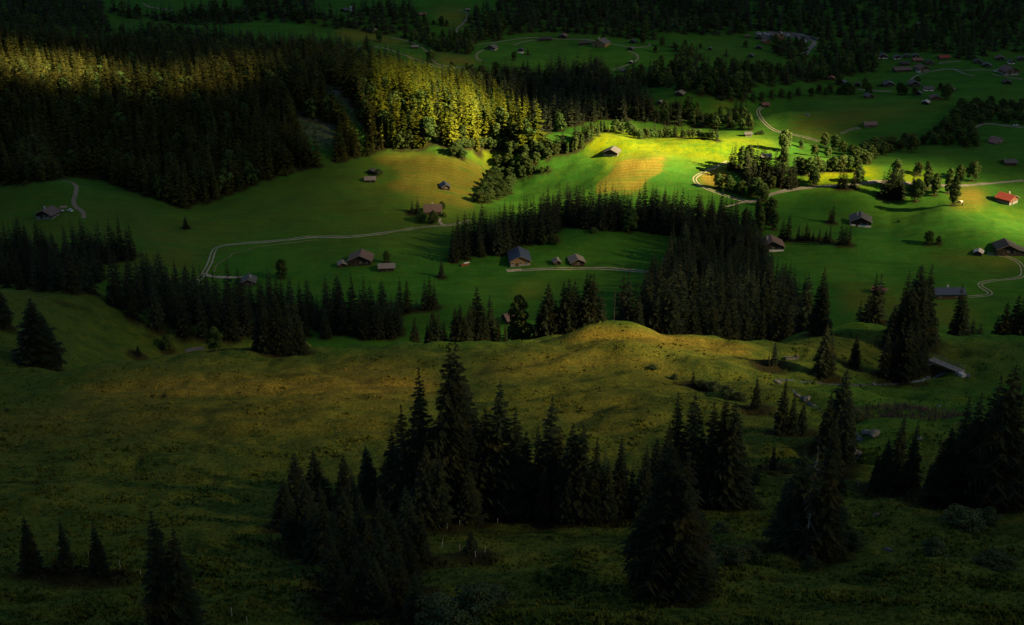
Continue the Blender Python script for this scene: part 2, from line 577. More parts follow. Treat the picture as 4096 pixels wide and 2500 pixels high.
dry_m = paint(dry_m, PL('A2', [(1550, 590), (1720, 620), (1980, 690), (1850, 730), (1690, 740)]), 0.35, 3)
dry_m = paint(dry_m, PL('C4', [(700, 130), (830, 140), (1030, 230), (1150, 340), (1330, 390), (1440, 400), (1470, 620), (1380, 760), (1000, 640), (960, 590), (1000, 400), (880, 260)]), 0.34, 8)
dry_m = paint(dry_m, PL('C5', [(1240, 810), (1450, 780), (1480, 840), (1230, 890)]), 0.4, 3)
dry_m = paint(dry_m, PL('C6', [(1700, 600), (2100, 570), (2440, 600), (2440, 680), (1900, 640)]), 0.4, 5)
dry_m = paint(dry_m, PL('C6', [(1130, 790), (1350, 830), (1800, 940), (2200, 1000), (2000, 1080), (1200, 1000)]), 0.4, 6)
dry_m = paint(dry_m, PL('A3', [(2050, 980), (2280, 1010), (2280, 1110), (2150, 1090)]), 0.4, 3)
dry_m = np.maximum(dry_m, 0.20 * poly_mask(PL('R', [(-60, 170), (210, 205), (360, 155), (470, 160), (480, 235), (380, 250), (270, 230), (215, 250), (200, 290), (-60, 300)]), 14))
# alpine turf on the near hill, dry bands across it
CR = sorted([(c[0], c[1]) for c in CREST])
alp_poly = CR + [(1200, 700), (-200, 700)]
alp_m = paint(alp_m, PL('R', [(-60, 286), (95, 288), (130, 318), (330, 335), (340, 360), (-60, 420)]), 0.8, 4)
alp_m = paint(alp_m, alp_poly, 1.0, 3)
dry_m = paint(dry_m, [(560, 333), (594, 326), (640, 329), (700, 338), (755, 347), (745, 355), (690, 347), (620, 338), (570, 340)], 1.0, 3)
dry_m = paint(dry_m, PL('D1', [(300, 375), (500, 310), (700, 268), (1000, 262), (1400, 262), (1712, 235), (1712, 380), (1400, 370), (1000, 355), (600, 375)]), 0.85, 6)
dry_m = paint(dry_m, PL('D2', [(0, 200), (200, 205), (480, 255), (480, 330), (200, 370), (0, 370)]), 0.85, 6)
dry_m = paint(dry_m, PL('D2', [(670, 215), (1000, 150), (1300, 125), (1560, 150), (1712, 210), (1712, 300), (1300, 230), (900, 270), (680, 260)]), 0.45, 6)
dry_m = paint(dry_m, PL('D1', [(0, 440), (600, 390), (1300, 420), (1712, 420), (1600, 560), (1000, 560), (500, 520), (0, 560)]), 0.42, 10)
dry_m = paint(dry_m, PL('D2', [(0, 380), (300, 400), (250, 520), (0, 560)]), 0.42, 10)
dry_m = paint(dry_m, PL('D2', [(830, 430), (1050, 300), (1500, 350), (1600, 500), (1400, 560), (1100, 480)]), 0.3, 12)
# greener hollow on the right of the near hill
alp_m = paint(alp_m, PL('D3', [(520, 240), (900, 270), (1450, 240), (1712, 60), (1760, 500), (1300, 520), (1150, 640), (900, 700), (820, 520), (640, 420)]), 0.35, 14)
# yellower grass along the upper rim and the banks
yel_m = paint(yel_m, PL('B4', [(-150, 260), (440, 300), (600, 390), (900, 350), (1400, 350), (1640, 395), (1900, 385), (2460, 450), (2460, 560), (1950, 640), (1790, 680), (1500, 640), (1000, 560), (560, 600), (330, 580), (200, 640), (-150, 560), (-260, 420)]), 1.0, 6)
yel_m = paint(yel_m, PL('B1', [(1440, 1050), (1730, 990), (2464, 970), (2464, 1170), (1900, 1200), (1450, 1190)]), 1.0, 3)
yel_m = paint(yel_m, PL('B2', [(190, 790), (430, 830), (430, 980), (100, 1010), (80, 850)]), 1.0, 3)
yel_m = paint(yel_m, PL('B2', [(700, 830), (1100, 900), (1450, 1010), (1100, 1040), (750, 1010)]), 0.8, 4)
yel_m = paint(yel_m, PL('B2', [(1450, 1320), (1700, 1330), (2100, 1390), (2464, 1440), (2464, 1480), (2000, 1440), (1650, 1380)]), 0.85, 4)
yel_m = paint(yel_m, PL('C2', [(905, 1070), (1120, 1065), (1180, 1110), (1060, 1180), (920, 1130)]), 0.6, 3)
yel_m = paint(yel_m, PL('B4', [(-60, 1000), (260, 690), (300, 660), (240, 650), (-80, 960)]), 0.7, 2)
# scree and quarry face on the spur
rock_m = paint(rock_m, PL('A2', [(690, 740), (800, 830), (940, 770), (960, 880), (1000, 1000), (1190, 1290), (1100, 1240), (940, 1050), (770, 930)]), 0.9, 3)
rock_m = paint(rock_m, PL('A2', [(430, 1060), (560, 1120), (700, 1180), (870, 1200), (870, 1420), (700, 1440), (520, 1320)]), 0.7, 4)
rock_m = paint(rock_m, PL('A2', [(2200, 1110), (2260, 1100), (2250, 1200), (2200, 1220)]), 0.9, 2)
rock_m = paint(rock_m, PL('A2', [(1670, 1230), (1720, 1230), (1730, 1320), (1680, 1330)]), 0.9, 2)
rock_m = paint(rock_m, PL('D3', [(60, 1150), (170, 1150), (160, 1230), (80, 1230)]), 0.7, 4)
rock_m = paint(rock_m, PL('D1', [(1470, 1370), (1530, 1365), (1520, 1390), (1470, 1390)]), 0.8, 2)

inside = front & (PU > -60) & (PU < 1084) & (PV > -40) & (PV < 665)


def to_ground(m, off=0.0):
    out = np.where(front, samp(m, PU, PV), off)
    return out


A_dry = to_ground(dry_m); A_yel = to_ground(yel_m); A_rock = to_ground(rock_m)
A_alp = np.where(front, samp(alp_m, PU, np.minimum(PV, 620)), 1.0)
A_alp = np.maximum(A_alp * (1 - sstep(440, 500, YY)), sstep(60, 30, YY))
A_alp = np.where((YY < 290), np.maximum(A_alp, 0.3), A_alp)

A_wood = np.zeros(XX.shape)
G_ATTR = {'dry': A_dry, 'yel': A_yel, 'rock': A_rock, 'alp': A_alp, 'wood': A_wood}


def gattr(name, x, y):
    return bilin(T_COL, Y_ROW, G_ATTR[name], x / col_scale(y), y)


# ------------------------------------------------------------------ plain materials
def simple(name, ca, cb, scale=1.5, vec_scale=(1, 1, 1), rough=0.85, spec=0.15, bmp=0.3, dist=0.05, detail=4, lo=0.35, hi=0.65, vary=0.0):
    m, nt, b = nmat(name)
    v = obj_vec(nt, vec_scale)
    n = noise(nt, v, scale, detail, 0.6)
    c = mixc(nt, ramp(nt, n, lo, hi), ca, cb)
    if vary:
        oi = nt.nodes.new('ShaderNodeObjectInfo')
        hs = nt.nodes.new('ShaderNodeHueSaturation')
        k = math_(nt, 'ADD', math_(nt, 'MULTIPLY', oi.outputs['Random'], 2 * vary), 1 - vary)
        nt.links.new(k, hs.inputs['Value']); nt.links.new(c, hs.inputs['Color'])
        c = hs.outputs[0]
    nt.links.new(c, b.inputs['Base Color'])
    b.inputs['Roughness'].default_value = rough
    b.inputs['Specular IOR Level'].default_value = spec
    if bmp: bump(nt, b, n, bmp, dist)
    return m


def foliage(name, ca, cb, stuff=False, warm=(0.09, 0.06, 0.012)):
    m, nt, b = nmat(name)
    p = geo_pos(nt)
    n = noise(nt, p, 0.8, 3, 0.6)
    c = mixc(nt, ramp(nt, n, 0.35, 0.65), ca, cb)
    if stuff: r = attr(nt, 'rnd')
    else:
        r = nt.nodes.new('ShaderNodeObjectInfo').outputs['Random']
    hs = nt.nodes.new('ShaderNodeHueSaturation')
    nt.links.new(math_(nt, 'ADD', math_(nt, 'MULTIPLY', r, 0.95 if stuff else 0.6), 0.5 if stuff else 0.7), hs.inputs['Value'])
    nt.links.new(math_(nt, 'ADD', math_(nt, 'MULTIPLY', math_(nt, 'FRACT', math_(nt, 'MULTIPLY', r, 7.3)), 0.035), 0.4825), hs.inputs['Hue'])
    nt.links.new(c, hs.inputs['Color'])
    n2 = noise(nt, p, 0.25, 2)
    c2 = mixc(nt, math_(nt, 'MULTIPLY', ramp(nt, n2, 0.55, 0.72), 0.35), hs.outputs[0], warm)
    nt.links.new(c2, b.inputs['Base Color'])
    b.inputs['Roughness'].default_value = 0.8
    b.inputs['Specular IOR Level'].default_value = 0.06
    # leaves and needles let a little light through
    tr = nt.nodes.new('ShaderNodeBsdfTranslucent'); nt.links.new(c2, tr.inputs[0])
    mx = nt.nodes.new('ShaderNodeMixShader'); mx.inputs[0].default_value = 0.18
    nt.links.new(b.outputs[0], mx.inputs[1]); nt.links.new(tr.outputs[0], mx.inputs[2])
    out = [q for q in nt.nodes if q.type == 'OUTPUT_MATERIAL'][0]
    nt.links.new(mx.outputs[0], out.inputs['Surface'])
    return m


SPR = ((0.016, 0.025, 0.016), (0.034, 0.041, 0.018))  # shade of the dark belts partly put into this needle colour
SPR_SUNLIT = ((0.046, 0.066, 0.007), (0.112, 0.120, 0.006))  # same spruce, sunlight of the lit slope put into a brighter colour
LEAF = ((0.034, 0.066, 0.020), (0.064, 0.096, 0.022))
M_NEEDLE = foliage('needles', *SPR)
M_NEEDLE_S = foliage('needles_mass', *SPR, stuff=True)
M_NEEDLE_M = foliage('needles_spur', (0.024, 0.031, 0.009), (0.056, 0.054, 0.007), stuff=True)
M_NEEDLE_LIT = foliage('needles_sunlit', *SPR_SUNLIT, stuff=True, warm=(0.11, 0.085, 0.014))
M_LEAF = foliage('leaves', *LEAF)
M_LEAF_S = foliage('leaves_mass', *LEAF, stuff=True)
M_WILLOW = foliage('willow_leaves', (0.040, 0.060, 0.026), (0.065, 0.085, 0.034))
M_BROWN = foliage('larch_needles', (0.045, 0.036, 0.016), (0.070, 0.050, 0.020))
M_BARK = simple('bark', (0.055, 0.042, 0.032), (0.13, 0.10, 0.078), 3.0, (1, 1, 0.2), bmp=0.6)
M_PALEBARK = simple('pale_bark', (0.16, 0.14, 0.12), (0.30, 0.27, 0.24), 3.0, (1, 1, 0.2), bmp=0.6)

# ------------------------------------------------------------------ tree shapes (height 1 unit = 1 m at a nominal height, scaled per tree)
def spruce_shape(seed, H=20.0, R=3.4, whorls=44, per=8, twigs=5, bottom=0.05, ragged=0.25, power=0.85, droop=0.35, gap=0.0):
    r = np.random.default_rng(seed)
    V = []; Fc = []

    def tri(a, b, c):
        n = len(V); V.extend([a, b, c]); Fc.append((n, n + 1, n + 2))
    zs = bottom + (1 - bottom) * (np.linspace(0, 1, whorls) ** 0.92)
    side = r.uniform(0, 2 * pi)
    for wi, t in enumerate(zs):
        z = t * H
        rad = R * ((1 - t) ** power) * min(1.0, 0.62 + 2.6 * (t - bottom)) + 0.10
        rad *= 1 + r.uniform(-ragged, ragged) * 0.6
        nb = max(3, int(round(per * (0.5 + 0.5 * (1 - t)))))
        a0 = r.uniform(0, 2 * pi)
        for k in range(nb):
            if r.random() < gap: continue
            an = a0 + 2 * pi * k / nb + r.uniform(-0.3, 0.3)
            L = rad * r.uniform(1 - ragged, 1 + ragged * 0.7) * (1 + 0.12 * cos(an - side))
            dz = -droop * L * r.uniform(0.6, 1.3) * (1.1 - 0.9 * t)
            zb = z + r.uniform(-0.75, 0.75) * H / whorls
            d = np.array((cos(an), sin(an), 0.0)); s = np.array((-sin(an), cos(an), 0.0))
            if t > 0.93: dz = abs(dz) * 0.8
            p0 = np.array((0, 0, zb)); p1 = d * L * 0.55 + np.array((0, 0, zb + dz * 0.75)); p2 = d * L + np.array((0, 0, zb + dz * 0.8))
            wdt = (L * 0.34 + 0.14) if twigs < 5 else (L * 0.27 + 0.13)
            # drooping fan
            if twigs <= 1:
                tri(p0, p1 + s * wdt + (0, 0, -0.12 * L), p2); tri(p0, p2, p1 - s * wdt + (0, 0, -0.12 * L))
            else:
                for q in range(twigs):
                    f0 = q / twigs; f1 = (q + 1.15) / twigs
                    A = p0 + (p1 - p0) * min(1, f0 / 0.55) if f0 < 0.55 else p1 + (p2 - p1) * ((f0 - 0.55) / 0.45)
                    B = p0 + (p1 - p0) * min(1, f1 / 0.55) if f1 < 0.55 else p1 + (p2 - p1) * min(1.05, (f1 - 0.55) / 0.45)
                    prof = (0.55 + 0.9 * f0) * (1.15 - f0 * 0.75)
                    for sg in (-1, 1):
                        w = wdt * prof * r.uniform(0.7, 1.25) * 1.3
                        C = B + s * sg * w + d * L * 0.10 + np.array((0, 0, -w * r.uniform(0.25, 0.8)))
                        tri(A, B, C)
                    if r.random() < 0.8:
                        w = wdt * r.uniform(0.5, 0.95)
                        tri(A, B, 0.5 * (A + B) + s * r.uniform(-0.25, 0.25) * w + np.array((0, 0, -w)))
                tri(p1 + s * 0.1 * L, p1 - s * 0.1 * L, p2 + d * 0.14 * L + np.array((0, 0, 0.06 * L)))
    # leader
    n = 3
    for k in range(n):
        an = 2 * pi * k / n
        tri(np.array((0.09 * cos(an), 0.09 * sin(an), H * 0.955)), np.array((0.09 * cos(an + 2.1), 0.09 * sin(an + 2.1), H * 0.955)), np.array((0, 0, H * 1.012)))
    return np.array(V), np.array(Fc)


def trunk_shape(seed, H, r0, top=0.93, seg=7, lean=0.0):
    mb = MB(); r = np.random.default_rng(seed)
    zs = [-1.2, 0.0, 0.6, H * 0.3, H * 0.65, H * top]
    rs = [r0 * 1.6, r0 * 1.3, r0, r0 * 0.72, r0 * 0.4, 0.03]
    x = y = 0.0
    for i in range(len(zs) - 1):
        nx = x + r.uniform(-lean, lean); ny = y + r.uniform(-lean, lean)
        mb.tube((x, y, zs[i]), (nx, ny, zs[i + 1]), rs[i], rs[i + 1], seg, cap=(i == len(zs) - 2))
        x, y = nx, ny
    return mb


def leafy_shape(seed, H=12.0, W=4.2, lobes=16, quads=1500, leaf=0.42, low=0.18, shape='round'):
    r = np.random.default_rng(seed)
    cents = []
    for k in range(lobes):
        t = (k + 0.5) / lobes
        if shape == 'tall': zc = H * (low + (0.96 - low) * t); rr = W * 0.55 * math.sqrt(max(0.05, sin(pi * min(0.97, max(0.06, t)))))
        else: zc = H * (low + (0.90 - low) * t); rr = W * 0.72 * math.sqrt(max(0.03, 1 - ((t - 0.42) / 0.62) ** 2))
        an = k * 2.399 + r.uniform(-0.5, 0.5)
        rad = rr * r.uniform(0.45, 1.0) * (1 if k < lobes - 2 else 0.35)
        lr = W * r.uniform(0.30, 0.46) * (0.9 if k < lobes - 2 else 0.8)
        cents.append((rad * cos(an), rad * sin(an), zc, lr))
    cents.append((0, 0, H * (low + 0.42 * (1 - low)), W * 0.6))
    wts = np.array([c[3] ** 2 for c in cents]); wts /= wts.sum()
    V = []; Fq = []
    C = np.array(cents)
    pick = r.choice(len(cents), quads, p=wts)
    for i in pick:
        c = C[i]
        d = r.normal(size=3); d /= np.linalg.norm(d)
        if d[2] < -0.35 and r.random() < 0.6: d[2] = -d[2]
        rr = c[3] * (r.uniform(0.72, 1.08))
        p = np.array((c[0] + d[0] * rr, c[1] + d[1] * rr, c[2] + d[2] * rr * 0.85))
        if p[2] < H * low * 0.55: continue
        nrm = d + r.normal(size=3) * 0.40; nrm /= np.linalg.norm(nrm)
        h = np.array((0, 0, 1)) if abs(nrm[2]) < 0.9 else np.array((1, 0, 0))
        e1 = np.cross(nrm, h); e1 /= np.linalg.norm(e1); e2 = np.cross(nrm, e1)
        a = r.uniform(0, pi); f1 = e1 * cos(a) + e2 * sin(a); f2 = -e1 * sin(a) + e2 * cos(a)
        s1 = leaf * r.uniform(0.6, 1.35); s2 = leaf * r.uniform(0.45, 1.0)
        n = len(V)
        V.extend([p - f1 * s1, p - f2 * s2 + nrm * s2 * 0.15, p + f1 * s1, p + f2 * s2 + nrm * s2 * 0.15])
        Fq.append((n, n + 1, n + 2, n + 3))
    return np.array(V), np.array(Fq), cents


def limbs_shape(seed, H, r0, cents, low=0.18):
    mb = MB(); r = np.random.default_rng(seed)
    fork = H * (low + 0.10)
    mb.tube((0, 0, -1.0), (0, 0, 0.5), r0 * 1.7, r0 * 1.15, 8, cap=False)
    mb.tube((0, 0, 0.5), (r.uniform(-.15, .15), r.uniform(-.15, .15), fork), r0 * 1.15, r0 * 0.85, 8, cap=False)
    mb.tube((0, 0, fork), (0, 0, H * 0.8), r0 * 0.8, 0.04, 6)
    for c in cents[::2]:
        z0 = fork + r.uniform(-0.05, 0.3) * (c[2] - fork)
        mb.tube((0, 0, max(fork * 0.85, z0)), (c[0] * 0.85, c[1] * 0.85, c[2]), r0 * 0.42, 0.03, 5)
    return mb


# near spruces (full detail), mid spruces, far spruces
SPRUCE = {'near': [], 'mid': []}
MID_SPRUCE = []
for k, kw in enumerate([dict(R=3.6), dict(R=3.1, ragged=0.32), dict(R=4.1, power=0.75), dict(R=3.3, ragged=0.38, power=0.95, gap=0.08), dict(R=4.1, power=0.82), dict(R=2.7, ragged=0.3)]):
    v, f = spruce_shape(100 + k, 20.0, per=10, twigs=6, **kw)
    cm = mesh_np('crown_near', v, f, [M_NEEDLE])
    tm = trunk_shape(k, 20.0, 0.26).mesh('trunk_near', [M_BARK])
    SPRUCE['near'].append((cm, tm, 20.0))
for k, kw in enumerate([dict(R=3.0), dict(R=2.6, ragged=0.3), dict(R=3.4, power=0.75), dict(R=2.9, ragged=0.36, power=0.95), dict(R=2.4, power=0.7), dict(R=3.2, ragged=0.2)]):
    v, f = spruce_shape(200 + k, 20.0, whorls=26, per=8, twigs=2, bottom=0.02, **kw)
    cm = mesh_np('crown_mid', v, f, [M_NEEDLE])
    tm = trunk_shape(20 + k, 20.0, 0.24, seg=5).mesh('trunk_mid', [M_BARK])
    SPRUCE['mid'].append((cm, tm, 20.0)); MID_SPRUCE.append((v, f))
FAR_SPRUCE = [spruce_shape(300 + k, 20.0, whorls=17, per=6, twigs=1, bottom=0.01, ragged=0.45, R=rr, power=pw, droop=0.5) for k, (rr, pw) in enumerate([(3.5, 0.8), (2.7, 0.95), (4.4, 0.7), (3.2, 0.6), (3.8, 1.05)])]

LEAFY = {'round': [], 'tall': [], 'bush': []}
for k in range(5):
    v, f, c = leafy_shape(400 + k, 12.0, 4.3, 19, 4200, 0.30, 0.16)
    LEAFY['round'].append((mesh_np('crown_round', v, f, [M_LEAF]), limbs_shape(k, 12.0, 0.26, c, 0.20).mesh('trunk_round', [M_BARK]), 12.0))
for k in range(4):
    v, f, c = leafy_shape(430 + k, 14.0, 3.7, 20, 4200, 0.30, 0.10, 'tall')
    LEAFY['tall'].append((mesh_np('crown_tall', v, f, [M_LEAF]), limbs_shape(k, 14.0, 0.24, c, 0.12).mesh('trunk_tall', [M_BARK]), 14.0))
for k in range(3):
    v, f, c = leafy_shape(460 + k, 4.0, 2.6, 14, 2600, 0.17, 0.05)
    LEAFY['bush'].append((mesh_np('crown_bush', v, f, [M_WILLOW]), limbs_shape(k, 4.0, 0.08, c, 0.04).mesh('stem_bush', [M_BARK]), 4.0))
FAR_LEAFY = [leafy_shape(480 + k, 12.0, 4.4, 12, 420, 0.72, 0.06)[:2] for k in range(4)]

N_IND = {'spruce': 0, 'leafy': 0, 'bush': 0}


QUEUE = []
FLOOR = []


def plant(kind, x, y, z, h, name, label, cat, group=None, wide=1.0, near=True, crown_mat=None):
    FLOOR.append((x, y, 3.4 if kind == 'spruce' else 2.6))
    if kind == 'spruce':
        QUEUE.append(dict(kind=kind, x=x, y=y, z=z, h=h, name=name, label=label, cat=cat, group=group, wide=wide, near=near, crown_mat=crown_mat)); N_IND['spruce'] += 1
    else: plant_now(kind, x, y, z, h, name, label, cat, group, wide, near, crown_mat)


def plant_now(kind, x, y, z, h, name, label, cat, group=None, wide=1.0, near=True, crown_mat=None):
    if kind == 'spruce':
        bank = SPRUCE['near' if near else 'mid']
    elif kind == 'bush':
        bank = LEAFY['bush']; N_IND['bush'] += 1
    else:
        bank = LEAFY[kind]; N_IND['leafy'] += 1
    cm, tm, H = random.choice(bank)
    r = empty(name, (x, y, z - 0.15), random.uniform(0, 2 * pi))
    s = h / H
    w = s * wide * random.uniform(0.9, 1.1)
    r.scale = (w, w, s)
    r.rotation_euler = (random.uniform(-0.02, 0.02), random.uniform(-0.02, 0.02), random.uniform(0, 2 * pi))
    if crown_mat is not None:
        cm = cm.copy(); cm.materials[0] = crown_mat
    add('crown', cm, r)
    add('stem' if kind == 'bush' else 'trunk', tm, r)
    tag(r, label, cat, group)
    return r


def stuff_mesh(name, kinds, xs, ys, zs, hs, label, cat, needle=None):
    """many far trees that read as one wood"""
    VV = []; FF = []; RR = []; MM = []
    off = 0
    for i in range(len(xs)):
        sp = kinds[i] in 'sm'
        FLOOR.append((xs[i], ys[i], 4.2))
        v, f = (MID_SPRUCE if kinds[i] == 'm' else FAR_SPRUCE if sp else FAR_LEAFY)[random.randrange(5 if sp else 4)]
        s = hs[i] / (20.0 if sp else 12.0)
        w = s * random.uniform(0.78, 1.35)
        a = random.uniform(0, 2 * pi)
        ca, sa = cos(a) * w, sin(a) * w
        q = np.empty_like(v)
        q[:, 0] = v[:, 0] * ca - v[:, 1] * sa + xs[i]; q[:, 1] = v[:, 0] * sa + v[:, 1] * ca + ys[i]; q[:, 2] = v[:, 2] * s + zs[i] - 0.3
        VV.append(q)
        if f.shape[1] == 4: f = np.concatenate([f[:, [0, 1, 2]], f[:, [0, 2, 3]]])
        FF.append(f + off); off += len(v)
        RR.append(np.full(len(v), random.random())); MM.append(np.full(len(f), 0 if sp else 1))
    me = mesh_np(name, np.concatenate(VV), np.concatenate(FF), [needle or M_NEEDLE_S, M_LEAF_S], np.concatenate(MM), False, {'rnd': np.concatenate(RR)})
    o = add(name, me)
    tag(o, label, cat, kind='stuff')
    return o


TAKEN = {}


def free_spot(x, y, d):
    c = 8.0
    i, j = int(x // c), int(y // c)
    k = int(d // c) + 1
    for a in range(i - k, i + k + 1):
        for b in range(j - k, j + k + 1):
            for (px, py) in TAKEN.get((a, b), ()):
                if (px - x) ** 2 + (py - y) ** 2 < d * d: return False
    TAKEN.setdefault((i, j), []).append((x, y))
    return True


def claim(x, y):
    TAKEN.setdefault((int(x // 8.0), int(y // 8.0)), []).append((x, y))


def fill(poly, spacing, n_try=4000, holes=(), rng=(0.8, 1.2)):
    """ground points inside an outline of the photograph, evenly spaced on the ground"""
    px = np.array([p[0] for p in poly]); py = np.array([p[1] for p in poly])
    u = RNG.uniform(px.min(), px.max(), n_try); v = RNG.uniform(py.min(), py.max(), n_try)

    def inside_(pl, u, v):
        c = np.zeros(len(u), bool)
        for i in range(len(pl)):
            x1, y1 = pl[i]; x2, y2 = pl[(i + 1) % len(pl)]
            if y1 == y2: continue
            c ^= ((y1 > v) != (y2 > v)) & (u < (x2 - x1) * (v - y1) / (y2 - y1) + x1)
        return c
    ok = inside_(poly, u, v)
    for h in holes: ok &= ~inside_(h, u, v)
    u, v = u[ok], v[ok]
    x, y, z = cast(u, v)
    out = []
    for i in range(len(x)):
        if np.isnan(x[i]): continue
        if free_spot(x[i], y[i], spacing * random.uniform(*rng)): out.append((x[i], y[i], z[i], u[i], v[i]))
    return out


# ------------------------------------------------------------------ placing the trees
def height_to(x, y, z, vtop):
    k = (CY - vtop) / F
    q = y * (k * CP - SP) / (CP + k * SP)
    return CAMZ + q - z


def at_depth(u, Z):
    z = 60.0
    for _ in range(30):
        y = (Z + (z - CAMZ) * SP) / CP
        x = (u - CX) / F * Z
        z = 0.5 * z + 0.5 * float(hf(np.array([x]), np.array([y]))[0])
    return x, y, z


def trees(tagc, items, kind='spruce', name='spruce_tree', label='', cat='tree', group=None, wide=1.0, near=None, mat=None, labels=None):
    for n, it in enumerate(items):
        u, vt = P(tagc, it[0], it[1]); vb = P(tagc, it[0], it[2])[1]
        x, y, z = hit1(u, vb)
        if np.isnan(x): continue
        h = height_to(x, y, z, vt)
        w = it[3] if len(it) > 3 else wide
        nr_ = near if near is not None else y < 480
        claim(x, y)
        plant(kind, x, y, z, h, name, (labels or {}).get(n, label), cat, None if (labels and n in labels and not group) else group, w, nr_, mat)


def hidden_trees(tagc, items, Z, kind='spruce', name='spruce_tree', label='', group=None, wide=1.0, near=True, labels=None):
    for n, it in enumerate(items):
        u, vt = P(tagc, it[0], it[1])
        zz = it[2] if len(it) > 2 else Z
        x, y, z = at_depth(u, zz)
        h = height_to(x, y, z, vt)
        if h < 5 or h > 38:
            print('odd height', tagc, it, round(h, 1))
            h = min(max(h, 5), 36)
        claim(x, y)
        plant(kind, x, y, z, h, name, (labels or {}).get(n, label), 'tree', group, wide, near)


def belt(polys, spacing, hmin, hmax, label, group, kind='spruce', name='spruce_tree', wide=1.0, n_try=3000, near=False, holes=(), mix=None):
    for poly in polys:
        for (x, y, z, u, v) in fill(poly, spacing, n_try, holes):
            kd = kind
            if mix and random.random() < mix[1]: kd = mix[0]
            h = random.uniform(hmin, hmax)
            if kd != 'spruce': h *= 0.62
            nm = name if kd == 'spruce' or kind != 'spruce' else 'leafy_tree'
            if kind != 'spruce' and kd == 'spruce': nm = 'spruce_tree'; h = random.uniform(hmin, hmax) * 1.3
            lb = label if kd == kind else (mix[2] if mix else label)
            plant(kd, x, y, z, h, nm, lb, 'tree', group, wide, near)


# --- the clump in the middle of the grassy hill
G1 = 'spruces of the big clump on the grassy hill'
trees('D2', [(415, 205, 915), (640, 240, 900), (805, 270, 950), (320, 390, 930), (260, 520, 900), (440, 600, 1000), (500, 640, 1000), (730, 400, 950)],
      label='dark tall spruce packed into the big clump on the grassy hill', group=G1)
trees('D2', [(555, 72, 930, 0.75)], label='tallest spruce of all, twin-topped, rising from the big clump on the grassy hill')
trees('D2', [(602, 80, 940, 0.8)], label='tall spruce hard against the tallest twin-topped one in the big clump')
trees('D2', [(1040, 345, 950), (985, 500, 960), (1085, 500, 960), (1155, 490, 965), (1210, 490, 965), (1310, 620, 965), (1390, 560, 960), (1450, 700, 960), (870, 420, 960), (1510, 590, 960), (930, 520, 955), (1270, 560, 962)],
      label='dark spruce in the low row behind the fence posts of the grassy hill', group='spruces in the low row on the grassy hill')
trees('D2', [(1020, 710, 985), (1140, 740, 985), (1260, 740, 975), (1335, 670, 975), (640, 700, 1000)],
      label='small green spruce in front of the taller dark row on the hill', group='small green spruces before the dark row')
trees('D2', [(335, 795, 1170)], label='olive green spruce standing before the big clump, next to the fence posts', mat=None)
trees('D2', [(300, 1120, 1410), (370, 1230, 1470), (90, 1090, 1420), (180, 1150, 1440), (210, 960, 1300), (30, 830, 1150), (110, 830, 1180), (20, 640, 950), (135, 600, 860), (60, 720, 1000), (150, 960, 1250), (250, 900, 1240), (60, 960, 1290), (130, 1060, 1350), (230, 1230, 1470), (20, 1180, 1440), (400, 900, 1180), (200, 820, 1150), (340, 1010, 1330)],
      wide=1.15,       label='dusky spruce in the thicket below the big clump', group='spruces in the thicket below the big clump')
trees('D1', [(1500, 630, 960), (1590, 620, 930), (1470, 850, 1080), (1560, 880, 1150), (1640, 780, 1200), (1540, 760, 1060), (1440, 760, 1010), (1600, 900, 1200), (1690, 900, 1280), (1520, 960, 1150), (1680, 1000, 1330)],
      wide=1.15, label='shadowed spruce at the meadow edge of the thicket', group='spruces at the meadow edge of the thicket')
trees('D2', [(650, 1010, 1150, 1.4)], label='small bushy young spruce alone among the white fence posts')
# --- lower corner on the meadow side
trees('D1', [(165, 950, 1235)], label='ragged spruce with bare stem at the outer end of the three on the slope')
trees('D1', [(335, 965, 1245, 0.9)], label='thin ragged spruce, middle of the three on the slope')
trees('D1', [(505, 990, 1255)], label='slender spruce nearest the big dark one, of the three on the slope')
trees('D1', [(835, 925, 1540, 1.3)], label='very broad dark spruce alone on the meadow slope, bottom cut by the picture')
trees('D1', [(925, 1010, 1530, 1.15)], label='shorter spruce leaning into the very broad dark one on the meadow slope')
# --- big olive pair and the dark row to its right
trees('D2', [(1625, 590, 1310, 1.3)], label='large olive spruce with full crown beside the dark row of the hill')
trees('D2', [(1700, 640, 1325, 1.25)], label='olive spruce grown together with the large olive one')
trees('D3', [(-45, 330, 885), (25, 340, 900), (130, 375, 905), (185, 340, 905), (235, 380, 910), (-90, 480, 900), (-120, 600, 900), (75, 500, 905), (-150, 560, 930)],
      label='black spruce in the tall pair of clumps on the gully side of the hill', group='black spruces on the gully side of the hill')
_u, _v = P('D3', 622, 1150); bx_, by_, bz_ = hit1(_u, _v); bh_ = height_to(bx_, by_, bz_, P('D3', 630, 560)[1]); claim(bx_, by_)
FLOOR.append((bx_, by_, 2.5))
_t = empty('spruce_tree', (bx_, by_, bz_ - 0.1))
_v3, _f3 = spruce_shape(777, bh_, R=bh_ * 0.15, whorls=26, per=7, twigs=5, bottom=0.42, ragged=0.4, gap=0.3)
add('crown', mesh_np('crown_sparse', _v3, _f3, [M_NEEDLE]), _t)
_mb = trunk_shape(71, bh_, 0.34); _r = random.Random(12)
for k in range(60):
    zz_ = bh_ * _r.uniform(0.05, 0.8); an_ = _r.uniform(0, 6.283); l_ = _r.uniform(0.8, 2.4) * (1.1 - zz_ / bh_ * 0.7)
    _mb.tube((0, 0, zz_ + 0.1), (l_ * cos(an_), l_ * sin(an_), zz_ - 0.35 * l_), 0.045, 0.012, 4, cap=False)
add('trunk', _mb.mesh('trunk_pale', [M_PALEBARK]), _t)
tag(_t, 'spruce with a bare pale trunk and dead lower branches beside the gully', 'tree')
